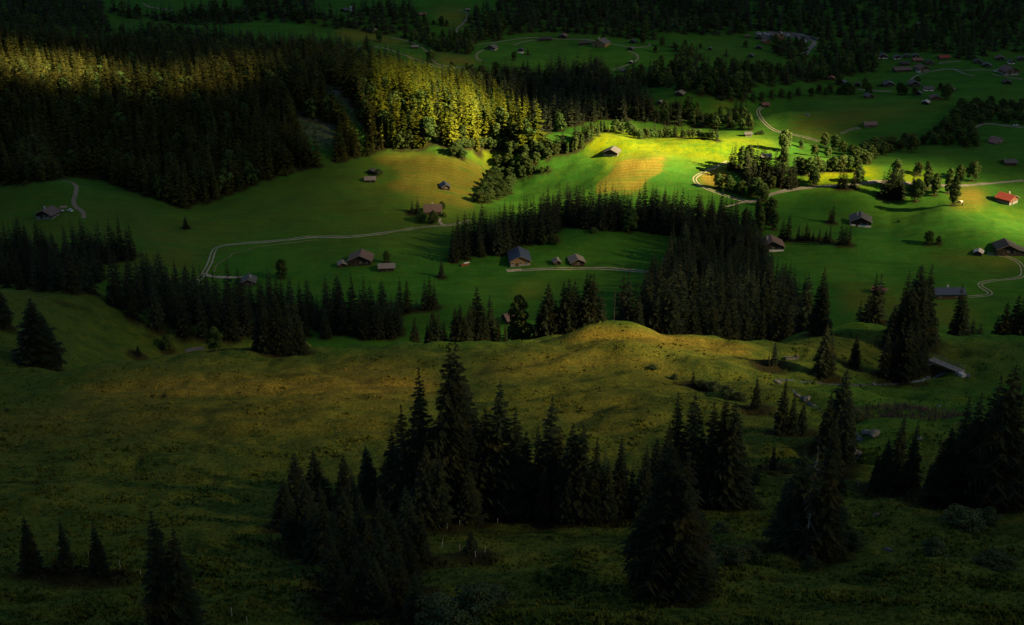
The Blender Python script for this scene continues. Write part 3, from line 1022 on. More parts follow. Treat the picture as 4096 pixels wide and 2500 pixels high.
trees('D3', [(555, 580, 1130, 1.2), (700, 640, 1150, 1.2), (480, 760, 1120, 1.15), (590, 700, 1125, 1.1)], label='brownish green spruce crowding the bare-trunked one', group='spruces crowding the bare-trunked one')
trees('D3', [(450, 590, 730)], label='half-hidden dark spruce behind the bare-trunked one')
trees('D3', [(365, 250, 418)], label='bushy lone spruce on the brow above the gully stream')
trees('D3', [(50, 222, 310)], label='smallest lone spruce on the ochre brow of the hill')
trees('D3', [(495, 260, 545), (545, 330, 550)], label='dark spruce on the near bank of the stream', group='pair of dark spruces on the stream bank')
trees('D3', [(595, 380, 550)], label='short spruce standing by the stream pool')
trees('D3', [(780, 212, 610), (720, 320, 640), (800, 330, 700), (745, 460, 740)], label='tall black spruce in the column beside the stream rocks', group='black spruces in the column beside the stream rocks')
trees('D3', [(460, 75, 200), (430, 125, 205)], label='slim spruce near the wooden trough', group='slim spruces near the wooden trough')
trees('D3', [(700, -12, 252), (735, 30, 255)], label='tall jagged spruce on the crest between trough and bridge', group='tall jagged spruces on the crest')
trees('D3', [(862, 35, 212)], label='medium spruce alone between the tall jagged crest spruces')
trees('D3', [(1060, 430, 810), (1125, 475, 835), (1000, 560, 830), (960, 640, 830)], label='black spruce in the pair standing on the mound edge below the bridge', group='black spruces on the mound below the bridge')
trees('D3', [(1350, 355, 860), (1405, 335, 880), (1500, 245, 865), (1560, 195, 880), (1610, 330, 880), (1300, 500, 870), (1250, 600, 880), (1450, 420, 885), (1690, 400, 880), (1730, 480, 890), (1660, 520, 885), (1540, 480, 890), (1215, 700, 880), (1590, 600, 890)],
      label='pitch dark spruce of the large grove beside the pink flower patch', group='pitch dark spruces of the grove by the pink flowers')
# --- behind the crest, tops showing
G2 = 'dark spruces rising behind the hill crest'
hidden_trees('C5', [(530, 1020), (555, 1060), (665, 955), (705, 942), (745, 1040), (820, 945), (855, 930), (900, 1000), (625, 1060)], 325, label='dark spruce rising behind the lower notch of the hill crest', group='spruces behind the notch of the hill crest')
hidden_trees('C5', [(980, 803)], 332, label='tallest slim spruce in the row behind the crest, left of the half-hidden barn')
hidden_trees('C5', [(1080, 858)], 330, label='thin open-branched spruce behind the crest beside the half-hidden barn')
hidden_trees('C5', [(1040, 960), (1130, 1010), (1180, 1060), (930, 930), (1010, 1000)], 328, label='lower spruce filling the row behind the crest near the half-hidden barn', group='low spruces behind the crest near the half-hidden barn')
hidden_trees('C5', [(1285, 868)], 335, kind='tall', name='leafy_tree', label='slender leafy tree with rounded top hiding part of the barn behind the crest', wide=0.9)
hidden_trees('C5', [(1490, 768), (1440, 860), (1580, 758), (1630, 735), (1665, 752), (1745, 698), (1772, 706), (1820, 698), (1865, 830), (1540, 900), (1700, 850), (1410, 960)], 332, label='spruce in the tall close row on the crest right of the half-hidden barn', group='tall close row on the crest')
hidden_trees('C5', [(2010, 720, 350), (2065, 688, 345), (2100, 760, 345), (2180, 678, 350), (2250, 618, 360), (2300, 740, 350), (2400, 615, 380), (2440, 700, 360), (2350, 760, 345), (2000, 830, 345), (2130, 850, 342), (2260, 860, 345), (2430, 850, 350)],
             345, label='massed dark spruce behind the crest at the start of the long wood', group='massed spruces behind the crest')
hidden_trees('C6', [(45, 610, 380), (110, 700, 360), (180, 620, 420), (240, 700, 385), (320, 740, 360), (60, 860, 350), (200, 880, 352), (300, 900, 355), (380, 820, 380), (430, 880, 365), (500, 820, 400), (560, 930, 365), (640, 575, 560), (690, 590, 560), (600, 660, 520), (765, 618, 520), (720, 700, 480), (790, 760, 430), (660, 800, 400), (830, 850, 400), (730, 900, 370), (560, 760, 430), (450, 700, 480), (370, 660, 500)],
             360, label='massed dark spruce on the slope of the long wood below the brown-roofed barn', group='massed spruces of the long wood')
trees('C6', [(972, 660, 1150), (1005, 760, 1155), (940, 800, 1150)], wide=1.1, label='tall jagged spruce standing on the crest at the end of the long wood', group='jagged crest spruces by the long wood')
hidden_trees('C6', [(855, 712, 400), (1080, 760, 520), (1055, 775, 520)], 372, label='tall spruce near the end of the long wood behind the crest', group='tall spruces at the end of the long wood')
hidden_trees('C6', [(1320, 715), (1366, 702), (1290, 850), (1240, 900)], 378, label='spruce in the isolated pair hiding the red-brown roof', group='spruces hiding the red-brown roof')
trees('C6', [(1565, 688, 1230), (1638, 634, 1240), (1715, 640, 1240), (1600, 800, 1250), (1690, 760, 1260), (1755, 880, 1230), (1500, 930, 1240), (1640, 900, 1270), (1740, 1000, 1260)], wide=1.15, label='huge dark spruce of the tallest group on the crest', group='tallest spruce group on the crest')
trees('C6', [(1600, 1050, 1470), (1520, 1150, 1445), (1660, 1080, 1455), (1705, 1150, 1440), (1560, 1130, 1460), (1450, 1105, 1440), (1745, 1200, 1420)], wide=1.1, label='dark spruce in front of the tallest group, down the bank towards the bridge', group='spruces in front of the tallest group')
hidden_trees('C6', [(1930, 778)], 372, label='gaunt thin spruce in front of the blue-roofed house', wide=0.8)
hidden_trees('C6', [(1980, 850)], 370, label='second gaunt spruce, shorter, before the blue-roofed house', wide=0.8)
hidden_trees('C6', [(2040, 1040), (2100, 1068)], 385, label='short spruce in the dip below the blue-roofed house', group='short spruces below the blue-roofed house')
hidden_trees('C6', [(2392, 795), (2330, 858), (2270, 908), (2440, 850), (2210, 1000), (2360, 950), (2450, 960), (2300, 1010)], 385, label='black spruce in the dense group at the picture edge above the bridge', group='dense spruces above the bridge')

# --- left hollow
trees('C4', [(250, 960, 1370, 2.1), (358, 980, 1390, 2.1)], label='broad dark conifer grown into the huge one on the hillock slope', group='broad conifers on the hillock slope')
trees('C4', [(300, 890, 1385, 2.7)], kind='spruce', label='huge broad dark conifer standing on the hillock slope')
trees('C4', [(20, 770, 1080, 1.7)], label='dark conifer on the hillock top at the picture edge', group=None)
trees('C4', [(1000, 1225, 1305, 1.8)], label='dark little bushy conifer just behind the crest of the hill')
trees('C4', [(1210, 1140, 1268)], kind='round', name='leafy_tree', label='smaller round leafy tree beside the road in the hollow')
trees('C4', [(1560, 1080, 1268)], kind='round', name='leafy_tree', label='larger spreading leafy tree beside the road in the hollow')
trees('C4', [(1340, 288, 382, 1.5)], label='lone squat conifer halfway up the valley pasture')
trees('C4', [(1930, 860, 1275, 1.1), (2020, 840, 1285), (2090, 870, 1290), (1870, 960, 1260), (2160, 1000, 1290), (1990, 980, 1280)], label='broad black spruce right behind the hill crest in the lower wood', group='black spruces behind the crest in the lower wood')
trees('C5', [(430, 730, 1000), (472, 745, 985)], label='spruce in the dark pair standing by the meadow corner', group='dark pair by the meadow corner')
trees('C5', [(605, 728, 965), (638, 708, 965), (672, 765, 955)], label='spruce in the tight trio beside the green meadow corner', group='tight trio by the meadow corner')
trees('C5', [(540, 890, 975)], label='small conifer between the dark pair and the tight trio')
trees('C5', [(722, 595, 738)], label='small lone conifer on the meadow below the stacked boards')
trees('C5', [(325, 540, 628)], kind='round', name='leafy_tree', label='lone leafy tree right behind the weathered barn of the trio')
trees('C4', [(2030, 600, 740)], kind='round', name='leafy_tree', label='dark rounded tree at the wood edge by the gravel track')

# --- belts and clumps in the valley
belt([PL('C4', [(520, 540), (600, 540), (760, 570), (800, 640), (700, 640), (540, 600)])], 6.0, 19, 25, 'black spruce in the hillside clump nearer the small parked cars', 'hillside clump nearer the cars')
belt([PL('C4', [(800, 550), (900, 540), (1000, 580), (950, 620), (820, 610)])], 6.0, 18, 24, 'black spruce in the hillside clump beside the rough pasture', 'hillside clump beside the rough pasture')
belt([PL('C4', [(0, 560), (260, 520), (300, 600), (500, 620), (720, 660), (760, 760), (640, 850), (350, 835), (80, 825), (0, 800)])], 6.4, 17, 24, 'dark spruce of the wood behind the grassy hillock', 'wood behind the grassy hillock')
belt([PL('C4', [(770, 850), (1000, 800), (1200, 820), (1400, 880), (1560, 960), (1800, 960), (2200, 980), (2460, 1000), (2463, 1120), (2330, 1180), (2100, 1150), (1850, 1200), (1450, 1190), (1180, 1190), (1000, 1090), (860, 980)]),
      PL('C5', [(0, 980), (300, 1000), (380, 1030), (430, 1150), (300, 1200), (0, 1150)])], 6.6, 17, 25, 'dark spruce of the lower wood between hill and valley pasture', 'lower wood below the valley pasture')
belt([PL('C5', [(790, 645), (800, 590), (900, 500), (1000, 470), (1250, 420), (1400, 370), (1600, 300), (1800, 300), (2000, 310), (2250, 300), (2463, 300), (2463, 440), (2330, 440), (2200, 405), (2050, 415), (1900, 408), (1750, 385), (1600, 372), (1560, 400), (1480, 480), (1330, 505), (1200, 580), (1000, 590), (900, 605)])],
     5.6, 20, 26, 'dark spruce of the dense belt behind the blue-roofed barn', 'dense belt behind the blue-roofed barn', n_try=5000)
belt([PL('C5', [(1000, 560), (1300, 500), (1330, 520), (1200, 590), (1010, 600)])], 9, 12, 15, 'leafy tree under the edge of the dense spruce belt', 'leafy trees under the spruce belt', kind='round', name='leafy_tree')
trees('C5', [(2070, 235, 415)], kind='round', name='leafy_tree', label='single round leafy tree among the spruces of the dense belt')
belt([PL('C6', [(0, 330), (300, 330), (480, 430), (555, 640), (600, 720), (500, 800), (400, 700), (250, 640), (0, 620)])], 6.6, 19, 25, 'dark spruce in the broad middle of the long wood', 'broad middle of the long wood', n_try=5000)
belt([PL('C6', [(0, 560), (300, 620), (560, 640), (600, 720), (640, 780), (760, 880), (880, 1010), (900, 1090), (700, 1130), (420, 1160), (150, 1150), (0, 1110)]), PL('C5', [(2345, 640), (2463, 600), (2463, 1110), (2200, 1090), (2120, 1000), (2240, 860), (2330, 780)])], 6.8, 18, 25, 'dark spruce in the lower slope of the long wood', 'lower slope of the long wood', n_try=5000)
trees('C6', [(760, 270, 470), (718, 300, 470), (832, 345, 470), (888, 328, 470), (940, 390, 470), (985, 370, 470), (1060, 340, 482), (1030, 380, 482), (1140, 325, 502), (1200, 330, 505), (1170, 350, 502), (910, 360, 472), (860, 380, 470)],
      label='spruce in the thin row between the white-based barn and the brown-roofed barn', group='thin row between two barns')
trees('C6', [(1082, 198, 345)], label='dark pointed conifer beside the white-based barn')
trees('C6', [(1058, 232, 345)], label='brown-tinged conifer leaning against the dark pointed one by the white-based barn', mat=M_BROWN)
trees('C6', [(1775, 395, 500)], kind='round', name='leafy_tree', label='round leafy bush-like tree alone on the open meadow')
trees('C6', [(1845, 435, 498)], kind='round', name='leafy_tree', label='lower twin next to the round tree on the open meadow')

# --- sunlit grove beside the looping track
trees('B1', [(480, 570, 960), (430, 640, 975), (790, 570, 1000), (845, 650, 1050), (960, 690, 1060), (1050, 660, 1100), (1300, 760, 1200), (1100, 800, 1200), (720, 640, 1050), (900, 800, 1100), (1220, 850, 1220), (1000, 900, 1210), (1330, 940, 1230), (620, 760, 1060), (540, 800, 1000), (890, 640, 1040), (750, 820, 1150), (830, 900, 1200), (950, 950, 1230), (1150, 900, 1230), (1260, 940, 1235), (1050, 820, 1190), (660, 700, 1100), (690, 900, 1200)],
      wide=1.25, label='tall dark conifer in the grove inside the looping track', group='tall conifers in the grove by the looping track')
trees('B1', [(1160, 665, 1100)], kind='tall', name='leafy_tree', label='sunlit leafy tree rising among the grove conifers')
trees('B1', [(670, 630, 1050), (580, 640, 930)], kind='tall', name='leafy_tree', label='leafy tree with sunlit top at the front side of the grove', group='sunlit leafy tops in the grove')
trees('B1', [(1190, 400, 720)], kind='round', name='leafy_tree', label='dark tall leafy tree behind the sunlit one at the top of the grove')
trees('B1', [(1185, 508, 830, 0.9)], kind='tall', name='leafy_tree', label='large pale green sunlit tree at the top of the grove')
trees('B1', [(1600, 915, 1200)], kind='round', name='leafy_tree', label='green leafy tree with a clear trunk standing alone before the glowing slope')
trees('B1', [(1640, 775, 1010), (1715, 830, 1010), (1535, 795, 1045), (1440, 800, 1040), (1390, 780, 1000)], kind='round', name='leafy_tree', label='sunlit round tree between grove and glowing slope', group='sunlit round trees beside the grove')
trees('B1', [(1880, 778, 1005), (2020, 760, 1000), (1960, 790, 1010), (2110, 780, 1005), (2210, 810, 1005), (1820, 810, 1000)], kind='round', name='leafy_tree', label='pale sunlit tree in the row above the glowing slope', group='pale sunlit row above the glowing slope')
trees('B1', [(2005, 880, 1238), (1960, 930, 1236), (2160, 960, 1232), (2050, 960, 1240)], label='dark conifer in the small clump on the glowing slope', group='dark conifers of the small clump on the glowing slope')
trees('B1', [(2240, 930, 1170)], kind='round', name='leafy_tree', label='leafy tree leaning out of the small clump on the glowing slope')
trees('B1', [(250, 1020, 1240)], kind='round', name='leafy_tree', label='round dark tree standing on the ochre patch inside the looping track')
trees('B1', [(400, 1050, 1265), (590, 1120, 1335), (800, 1080, 1335), (870, 1150, 1400), (700, 1180, 1350), (500, 1180, 1300), (830, 1380, 1485), (900, 1250, 1420), (1000, 1365, 1490), (1050, 1390, 1500), (1010, 1060, 1240)], kind='round', name='leafy_tree', wide=1.1,
      label='dark leafy tree at the shaded foot of the grove near the track junction', group='dark leafy trees near the track junction')
trees('C6', [(540, 180, 330), (600, 190, 350), (640, 200, 360), (560, 240, 400), (660, 250, 395), (450, 240, 410)], kind='tall', name='leafy_tree', label='leafy tree between track junction and long wood', group='leafy trees between junction and long wood')
trees('C6', [(280, 165, 280), (225, 150, 290), (390, 230, 400), (130, 120, 260), (440, 220, 390), (510, 260, 430)], label='spruce at the junction end of the long wood', group='spruces at the junction end of the long wood')
trees('B1', [(1420, 540, 668)], kind='round', name='leafy_tree', label='single dark round tree between grove and field hedge')
trees('B1', [(240, 350, 570)], label='sunlit single conifer at the upper rim of the bright meadow')
# --- glowing slope on the right
trees('B2', [(520, 740, 1200), (600, 690, 1210), (700, 760, 1205), (450, 800, 1195), (560, 850, 1215), (660, 870, 1215), (480, 900, 1190)], wide=1.3, label='black conifer in the big clump between the two sunlit banks', group='big black clump between the sunlit banks')
trees('B2', [(625, 650, 1100)], kind='tall', name='leafy_tree', label='leafy top poking out of the big black clump')
trees('B2', [(880, 808, 1100)], label='narrow dark conifer beside the leafy tree with a forked trunk')
trees('B2', [(940, 925, 1258)], kind='round', name='leafy_tree', label='leafy tree with a forked trunk on the shaded bank below the lane')
trees('B2', [(1090, 745, 1080), (1200, 850, 1170)], kind='tall', name='leafy_tree', label='bright sunlit tree of the pair above the shaded bank', group='bright sunlit pair above the shaded bank', wide=1.1)
trees('B2', [(1385, 780, 1140), (1460, 890, 1312)], kind='tall', name='leafy_tree', label='tall sunlit tree beside the ochre bank with the pale boulder', group='tall sunlit trees beside the ochre bank')
trees('B2', [(960, 688, 880)], kind='round', name='leafy_tree', label='dark goblet-shaped tree behind the sunlit pair')
trees('B2', [(1100, 680, 790)], kind='round', name='leafy_tree', label='low dark tree beside the goblet-shaped one')
trees('B2', [(1540, 730, 970)], kind='round', name='leafy_tree', label='dark tree just behind the tall sunlit ones')
trees('B2', [(1735, 678, 968)], kind='round', name='leafy_tree', label='dark wide-branched tree with forked trunk alone above the lane')
trees('B2', [(870, 298, 560)], kind='round', name='leafy_tree', label='dark spreading tree with a clear trunk at the end of the field hedge')
# --- hedges and stream wood
belt([PL('B3', [(370, 1270), (480, 1090), (560, 1010), (640, 850), (700, 720), (850, 690), (1000, 700), (1120, 740), (1080, 850), (960, 950), (900, 1080), (800, 1180), (680, 1215), (480, 1290)])], 5.8, 12, 15.5,
     'rounded dark green tree in the stream hedge below the bright meadow', 'rounded trees of the stream hedge', kind='round', name='leafy_tree', wide=1.5)
belt([PL('B3', [(720, 480), (850, 470), (1000, 530), (1180, 520), (1400, 530), (1590, 590), (1350, 680), (1180, 720), (1000, 690), (860, 680), (780, 600)])], 6.2, 11, 15,
     'sunlit rounded tree where the stream hedge meets the forest', 'sunlit rounded trees at the hedge top', kind='round', name='leafy_tree', wide=1.4)
belt([PL('B3', [(1120, 790), (1250, 790), (1400, 830), (1390, 860), (1250, 870), (1120, 880)])], 4.2, 6.5, 9, 'low bush in the spur of hedge jutting into the bright meadow', 'bushes jutting into the bright meadow', kind='round', name='hedge_bush', wide=1.2)
trees('B3', [(60, 400, 600), (180, 350, 500), (250, 360, 500), (310, 350, 497), (420, 350, 495), (490, 340, 492), (560, 340, 492), (640, 370, 500), (700, 400, 505), (120, 370, 540)], kind='round', name='leafy_tree', wide=1.25,
      label='sunlit rounded tree in the row along the small bright pasture', group='rounded row along the small bright pasture')
trees('B3', [(170, 490, 640, 1.3)], kind='round', name='leafy_tree', label='dark rounded tree at the corner of the mown field')
trees('B3', [(850, 405, 650, 1.0)], kind='tall', name='leafy_tree', label='tall rounded tree standing forward of the stream hedge')
trees('B3', [(1770, 320, 545), (1850, 280, 500), (1730, 380, 555), (1950, 190, 400), (2080, 150, 330), (2130, 110, 290), (1990, 130, 370), (1650, 420, 580)], kind='tall', name='leafy_tree', wide=0.8,
      label='slender tree in the line along the edge of the bright meadow', group='slender line along the bright meadow')
trees('B3', [(1870, 50, 380), (1920, 90, 395), (1960, 60, 330), (1810, 90, 430), (2030, 60, 300), (2170, 60, 270), (1760, 110, 480), (2220, 90, 265)], label='pointed conifer in the line along the edge of the bright meadow', group='conifers along the bright meadow edge', wide=0.8)
trees('B3', [(1585, 210, 500), (1500, 300, 540), (1540, 360, 560), (1410, 320, 520), (1300, 275, 480), (1340, 300, 490)], label='half-lit conifer at the forest foot beside the ravine', group='half-lit conifers at the forest foot')
B4row = [(230, 90, 290), (300, 120, 285), (410, 115, 315), (470, 180, 350), (640, 210, 372), (720, 215, 365), (780, 250, 360), (850, 220, 355), (920, 200, 355), (1180, 240, 352), (1250, 225, 350), (1320, 220, 352), (1400, 225, 355), (1440, 260, 362), (1500, 270, 372), (1580, 240, 380), (560, 230, 370), (980, 220, 356)]
trees('B4', [(a, b, c) for a, b, c in B4row], kind='round', name='leafy_tree', label='half-lit tree in the hedge along the upper rim of the bright meadow', group='hedge along the upper rim', wide=1.2)
trees('B4', [(765, 60, 340), (1050, 130, 345), (1150, 150, 350), (905, 100, 345), (575, 180, 360)], label='pointed spruce overtopping the hedge on the upper rim', group='pointed spruces on the upper rim', wide=0.8)
HB = PL('B2', [(0, 560), (120, 560), (280, 500), (420, 470), (600, 440), (760, 440), (850, 430), (950, 420), (1300, 430), (1800, 470), (1780, 490), (1300, 475), (960, 465), (700, 530), (580, 575), (380, 640), (220, 740), (100, 720)])
belt([HB], 7.6, 10, 14.5, 'dark round tree in the field hedge above the glowing slope', 'field hedge above the glowing slope', kind='round', name='leafy_tree', wide=1.4)
trees('B1', [(1755, 445, 650), (1610, 612, 790), (1800, 650, 810), (1900, 470, 700), (2000, 560, 760)], kind='round', name='leafy_tree', label='dark crown at the grove end of the field hedge', group='grove end of the field hedge')
belt([PL('A4', [(1560, 1270), (1640, 1190), (1760, 1120), (1880, 1010), (1900, 950), (2100, 940), (2464, 960), (2464, 1115), (2130, 1105), (2010, 1160), (2040, 1290), (1800, 1300)])], 9.5, 11, 15.5, 'dark broad tree in the large copse above the grey barns', 'large copse above the grey barns', kind='round', name='leafy_tree', wide=1.5, n_try=2500)
belt([PL('A4', [(10, 900), (120, 880), (250, 850), (500, 835), (700, 825), (930, 830), (930, 850), (700, 850), (400, 880), (200, 890), (20, 925)])], 8.5, 10, 14, 'dark tree in the hedge below the village fields', 'hedge below the village fields', kind='round', name='leafy_tree', wide=1.1)
belt([PL('B1', [(0, 330), (100, 330), (330, 380), (600, 420), (730, 430), (720, 400), (480, 380), (300, 300), (0, 280)])], 8.5, 10, 14, 'dark tree of the copse behind the derelict hut', 'copse behind the derelict hut', kind='round', name='leafy_tree', wide=1.1)
trees('B1', [(500, -30, 190, 1.1), (570, -60, 195, 1.1), (640, -30, 195, 1.1)], label='black conifer in the tight block beside the red-brown hut', group='tight block beside the red-brown hut')
trees('A4', [(1065, 742, 840), (1345, 735, 850), (1390, 760, 850), (1480, 770, 855), (1500, 680, 760), (1760, 740, 890), (1030, 690, 790), (800, 650, 760), (870, 730, 850), (910, 760, 850), (1710, 740, 800)], kind='round', name='leafy_tree', label='dark round tree between the village houses', group='round trees between the village houses', wide=1.1)
trees('A4', [(1180, 712, 775), (1233, 715, 765)], label='small pointed conifer before the grey-roofed village house', group='small conifers in the village')
trees('A3', [(228, 575, 680), (270, 570, 690)], label='conifer of the close pair on the upper pasture edge', group='close conifer pair on the upper pasture')
trees('A3', [(385, 605, 730), (475, 578, 715)], label='conifer of the spaced pair on the upper pasture edge', group='spaced conifer pair on the upper pasture')
trees('A3', [(592, 555, 690)], label='single pointed conifer above its smaller neighbour on the upper pasture')
trees('A3', [(600, 645, 740)], kind='round', name='leafy_tree', label='small tree tucked below the single pointed conifer')
trees('A3', [(135, 505, 590)], kind='round', name='leafy_tree', label='dark round tree below the tall dark house')
trees('A3', [(275, 460, 535)], label='small conifer right beside the tall dark house')
trees('A3', [(1532, 440, 515), (1600, 360, 450), (1400, 320, 430), (1020, 335, 400)], kind='round', name='leafy_tree', label='dark round tree near the big farmhouse', group='round trees near the big farmhouse')
trees('A3', [(2228, 448, 550)], label='lone conifer on the bare pasture below the car park')
trees('A3', [(2422, 388, 465), (1975, 420, 475)], kind='round', name='leafy_tree', label='lone round tree on the pasture below the car park', group='lone round trees below the car park')
trees('A2', [(980, 325, 480), (1155, 312, 520)], label='tall dark conifer on the terraced pasture above the forest', group='tall conifers on the terraced pasture', wide=0.9)
trees('A2', [(1275, 295, 412)], kind='round', name='leafy_tree', label='lone leafy tree below the barn with the pale roof')
trees('A2', [(1780, 480, 610, 1.2), (1590, 345, 430)], kind='round', name='leafy_tree', label='dark tree beside the winding farm lane', group='dark trees beside the winding farm lane')
trees('A2', [(1630, 585, 670), (1540, 610, 700)], label='small pointed conifer near the white-based chalet', group='small conifers near the white-based chalet')
trees('A2', [(1690, 630, 700), (1750, 615, 660), (1790, 640, 690)], kind='round', name='leafy_tree', label='small round tree near the white-based chalet', group='small round trees near the white-based chalet')
trees('A2', [(1885, 150, 250), (1940, 190, 255), (1810, 190, 240)], kind='round', name='leafy_tree', label='dark tree on the top pasture below the red roof', group='trees on the top pasture')
for tg, it in (('A3', [(-40, 600, 760), (60, 640, 800), (150, 660, 800), (240, 700, 820), (330, 700, 810), (440, 700, 800)]),):
    trees(tg, it, kind='round', name='leafy_tree', label='leafy tree at the upper edge of the ravine wood', group='leafy upper edge of the ravine wood')

trees('C5', [(510, 165, 278), (550, 150, 280)], label='dark conifer beside the steep brown farmhouse roof', group='conifers beside the brown farmhouse')
# the 300 spruces that show most become things of their own, the rest of the dense belts one mass
def settle_spruces():
    idb = np.full((313, 512), -1, int)
    order = sorted(range(len(QUEUE)), key=lambda i: -QUEUE[i]['y'])
    for i in order:
        q = QUEUE[i]
        u0, v0, Z0 = proj(q['x'], q['y'], q['z']); u1, v1, _ = proj(q['x'], q['y'], q['z'] + q['h'])
        hw = 0.16 * (v0 - v1) * q['wide']
        for vv in range(int(max(v1, 0) / 2), int(min(v0, 624) / 2) + 1):
            f = (vv * 2 - v1) / max(1, v0 - v1); w = max(0.6, hw * min(1, max(0, f)))
            a = int(max(0, (u0 - w) / 2)); b = int(min(511, (u0 + w) / 2))
            if 0 <= vv < 313 and b >= a: idb[vv, a:b + 1] = i
    seen = np.bincount(idb[idb >= 0].ravel(), minlength=len(QUEUE))
    for i, q in enumerate(QUEUE): q['px'] = seen[i] + (1e6 if not q['group'] else 0)
    rank = sorted(QUEUE, key=lambda q: -q['px'])
    for q in rank[:298]: plant_now(**{k: q[k] for k in ('kind', 'x', 'y', 'z', 'h', 'name', 'label', 'cat', 'group', 'wide', 'near', 'crown_mat')})
    rest = [q for q in rank[298:] if q['px'] > 0]
    print('spruces', len(QUEUE), 'rest', len(rest))
    if rest:
        stuff_mesh('forest', ['m'] * len(rest), [q['x'] for q in rest], [q['y'] for q in rest], [q['z'] for q in rest], [q['h'] for q in rest],
                   'inner spruces of the dense dark belts in the valley', 'forest')


settle_spruces()
print('individuals', N_IND)

# --- the woods that read as one mass
def wood(name, parts, label, cat='forest', needle=None):
    K = []; X = []; Y = []; Zz = []; Hh = []
    for (poly, sp, h0, h1, leafy, tries) in parts[0]:
        for (x, y, z, u, v) in fill(poly, sp, tries, parts[1], (0.7, 1.55)):
            lf = random.random() < leafy
            K.append('l' if lf else 's'); X.append(x); Y.append(y); Zz.append(z)
            Hh.append(random.triangular(h0 * 0.55, h1 * 1.08, h1 * 0.92) * (0.65 if lf else 1.0))
    print(name, len(X))
    return stuff_mesh(name, K, X, Y, Zz, Hh, label, cat, needle)


SPUR_OPEN = [PL('A2', [(690, 760), (760, 820), (920, 880), (1010, 1000), (1200, 1300), (1190, 1500), (1080, 1500), (920, 1180), (740, 1040)]), PL('A2', [(450, 1120), (620, 1180), (840, 1220), (880, 1500), (840, 1640), (680, 1640), (500, 1480)])]
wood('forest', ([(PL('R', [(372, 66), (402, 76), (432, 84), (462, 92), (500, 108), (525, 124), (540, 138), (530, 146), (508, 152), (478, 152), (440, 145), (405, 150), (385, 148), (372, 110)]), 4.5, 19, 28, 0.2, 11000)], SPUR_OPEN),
     'tall spruce forest on the spur end, glowing in the sun above the mown field', 'forest', M_NEEDLE_LIT)
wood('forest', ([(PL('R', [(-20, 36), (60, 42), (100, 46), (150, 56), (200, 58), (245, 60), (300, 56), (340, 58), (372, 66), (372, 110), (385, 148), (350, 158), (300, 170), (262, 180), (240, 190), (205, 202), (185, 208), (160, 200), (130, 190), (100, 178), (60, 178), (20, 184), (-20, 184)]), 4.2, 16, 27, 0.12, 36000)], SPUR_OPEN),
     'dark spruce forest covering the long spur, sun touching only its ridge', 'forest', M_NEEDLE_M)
wood('forest', ([(PL('A3', [(0, 760), (200, 800), (400, 780), (700, 730), (1050, 760), (1080, 850), (1380, 930), (1500, 1120), (1500, 1190), (1350, 1190), (1050, 1180), (1000, 1170), (700, 1240), (560, 1300), (380, 1330), (250, 1250), (100, 1150), (0, 1080)]), 5.2, 18, 25, 0.15, 9000),
                 (PL('A2', [(1850, 760), (2150, 740), (2464, 780), (2464, 1050), (2300, 1050), (2150, 900), (1950, 800)]), 6.5, 15, 21, 0.5, 2500)], ()),
     'dark forest filling the ravine behind the bright meadow', 'forest')
wood('forest', ([(PL('A3', [(1090, 850), (1280, 750), (1500, 700), (1750, 650), (2100, 680), (2464, 690), (2464, 990), (2200, 970), (1950, 930), (1830, 880), (1650, 860), (1420, 860), (1250, 900)]), 8.0, 14, 21, 0.65, 4000),
                 (PL('A3', [(740, 700), (1040, 680), (1050, 740), (760, 740)]), 7.0, 16, 22, 0.5, 900),
                 (PL('A3', [(1620, 1120), (1720, 1040), (1880, 1080), (2000, 1150), (2200, 1160), (2464, 1200), (2464, 1250), (2000, 1260), (1640, 1230), (1540, 1200)]), 7.5, 13, 19, 0.6, 2000),
                 (PL('A4', [(0, 640), (200, 620), (420, 620), (560, 590), (720, 540), (1000, 560), (1130, 560), (1110, 640), (850, 680), (560, 730), (440, 740), (220, 770), (0, 770)]), 8.0, 13, 20, 0.6, 4000)], ()),
     'mixed dark woodland across the middle slopes between pastures and village', 'forest')
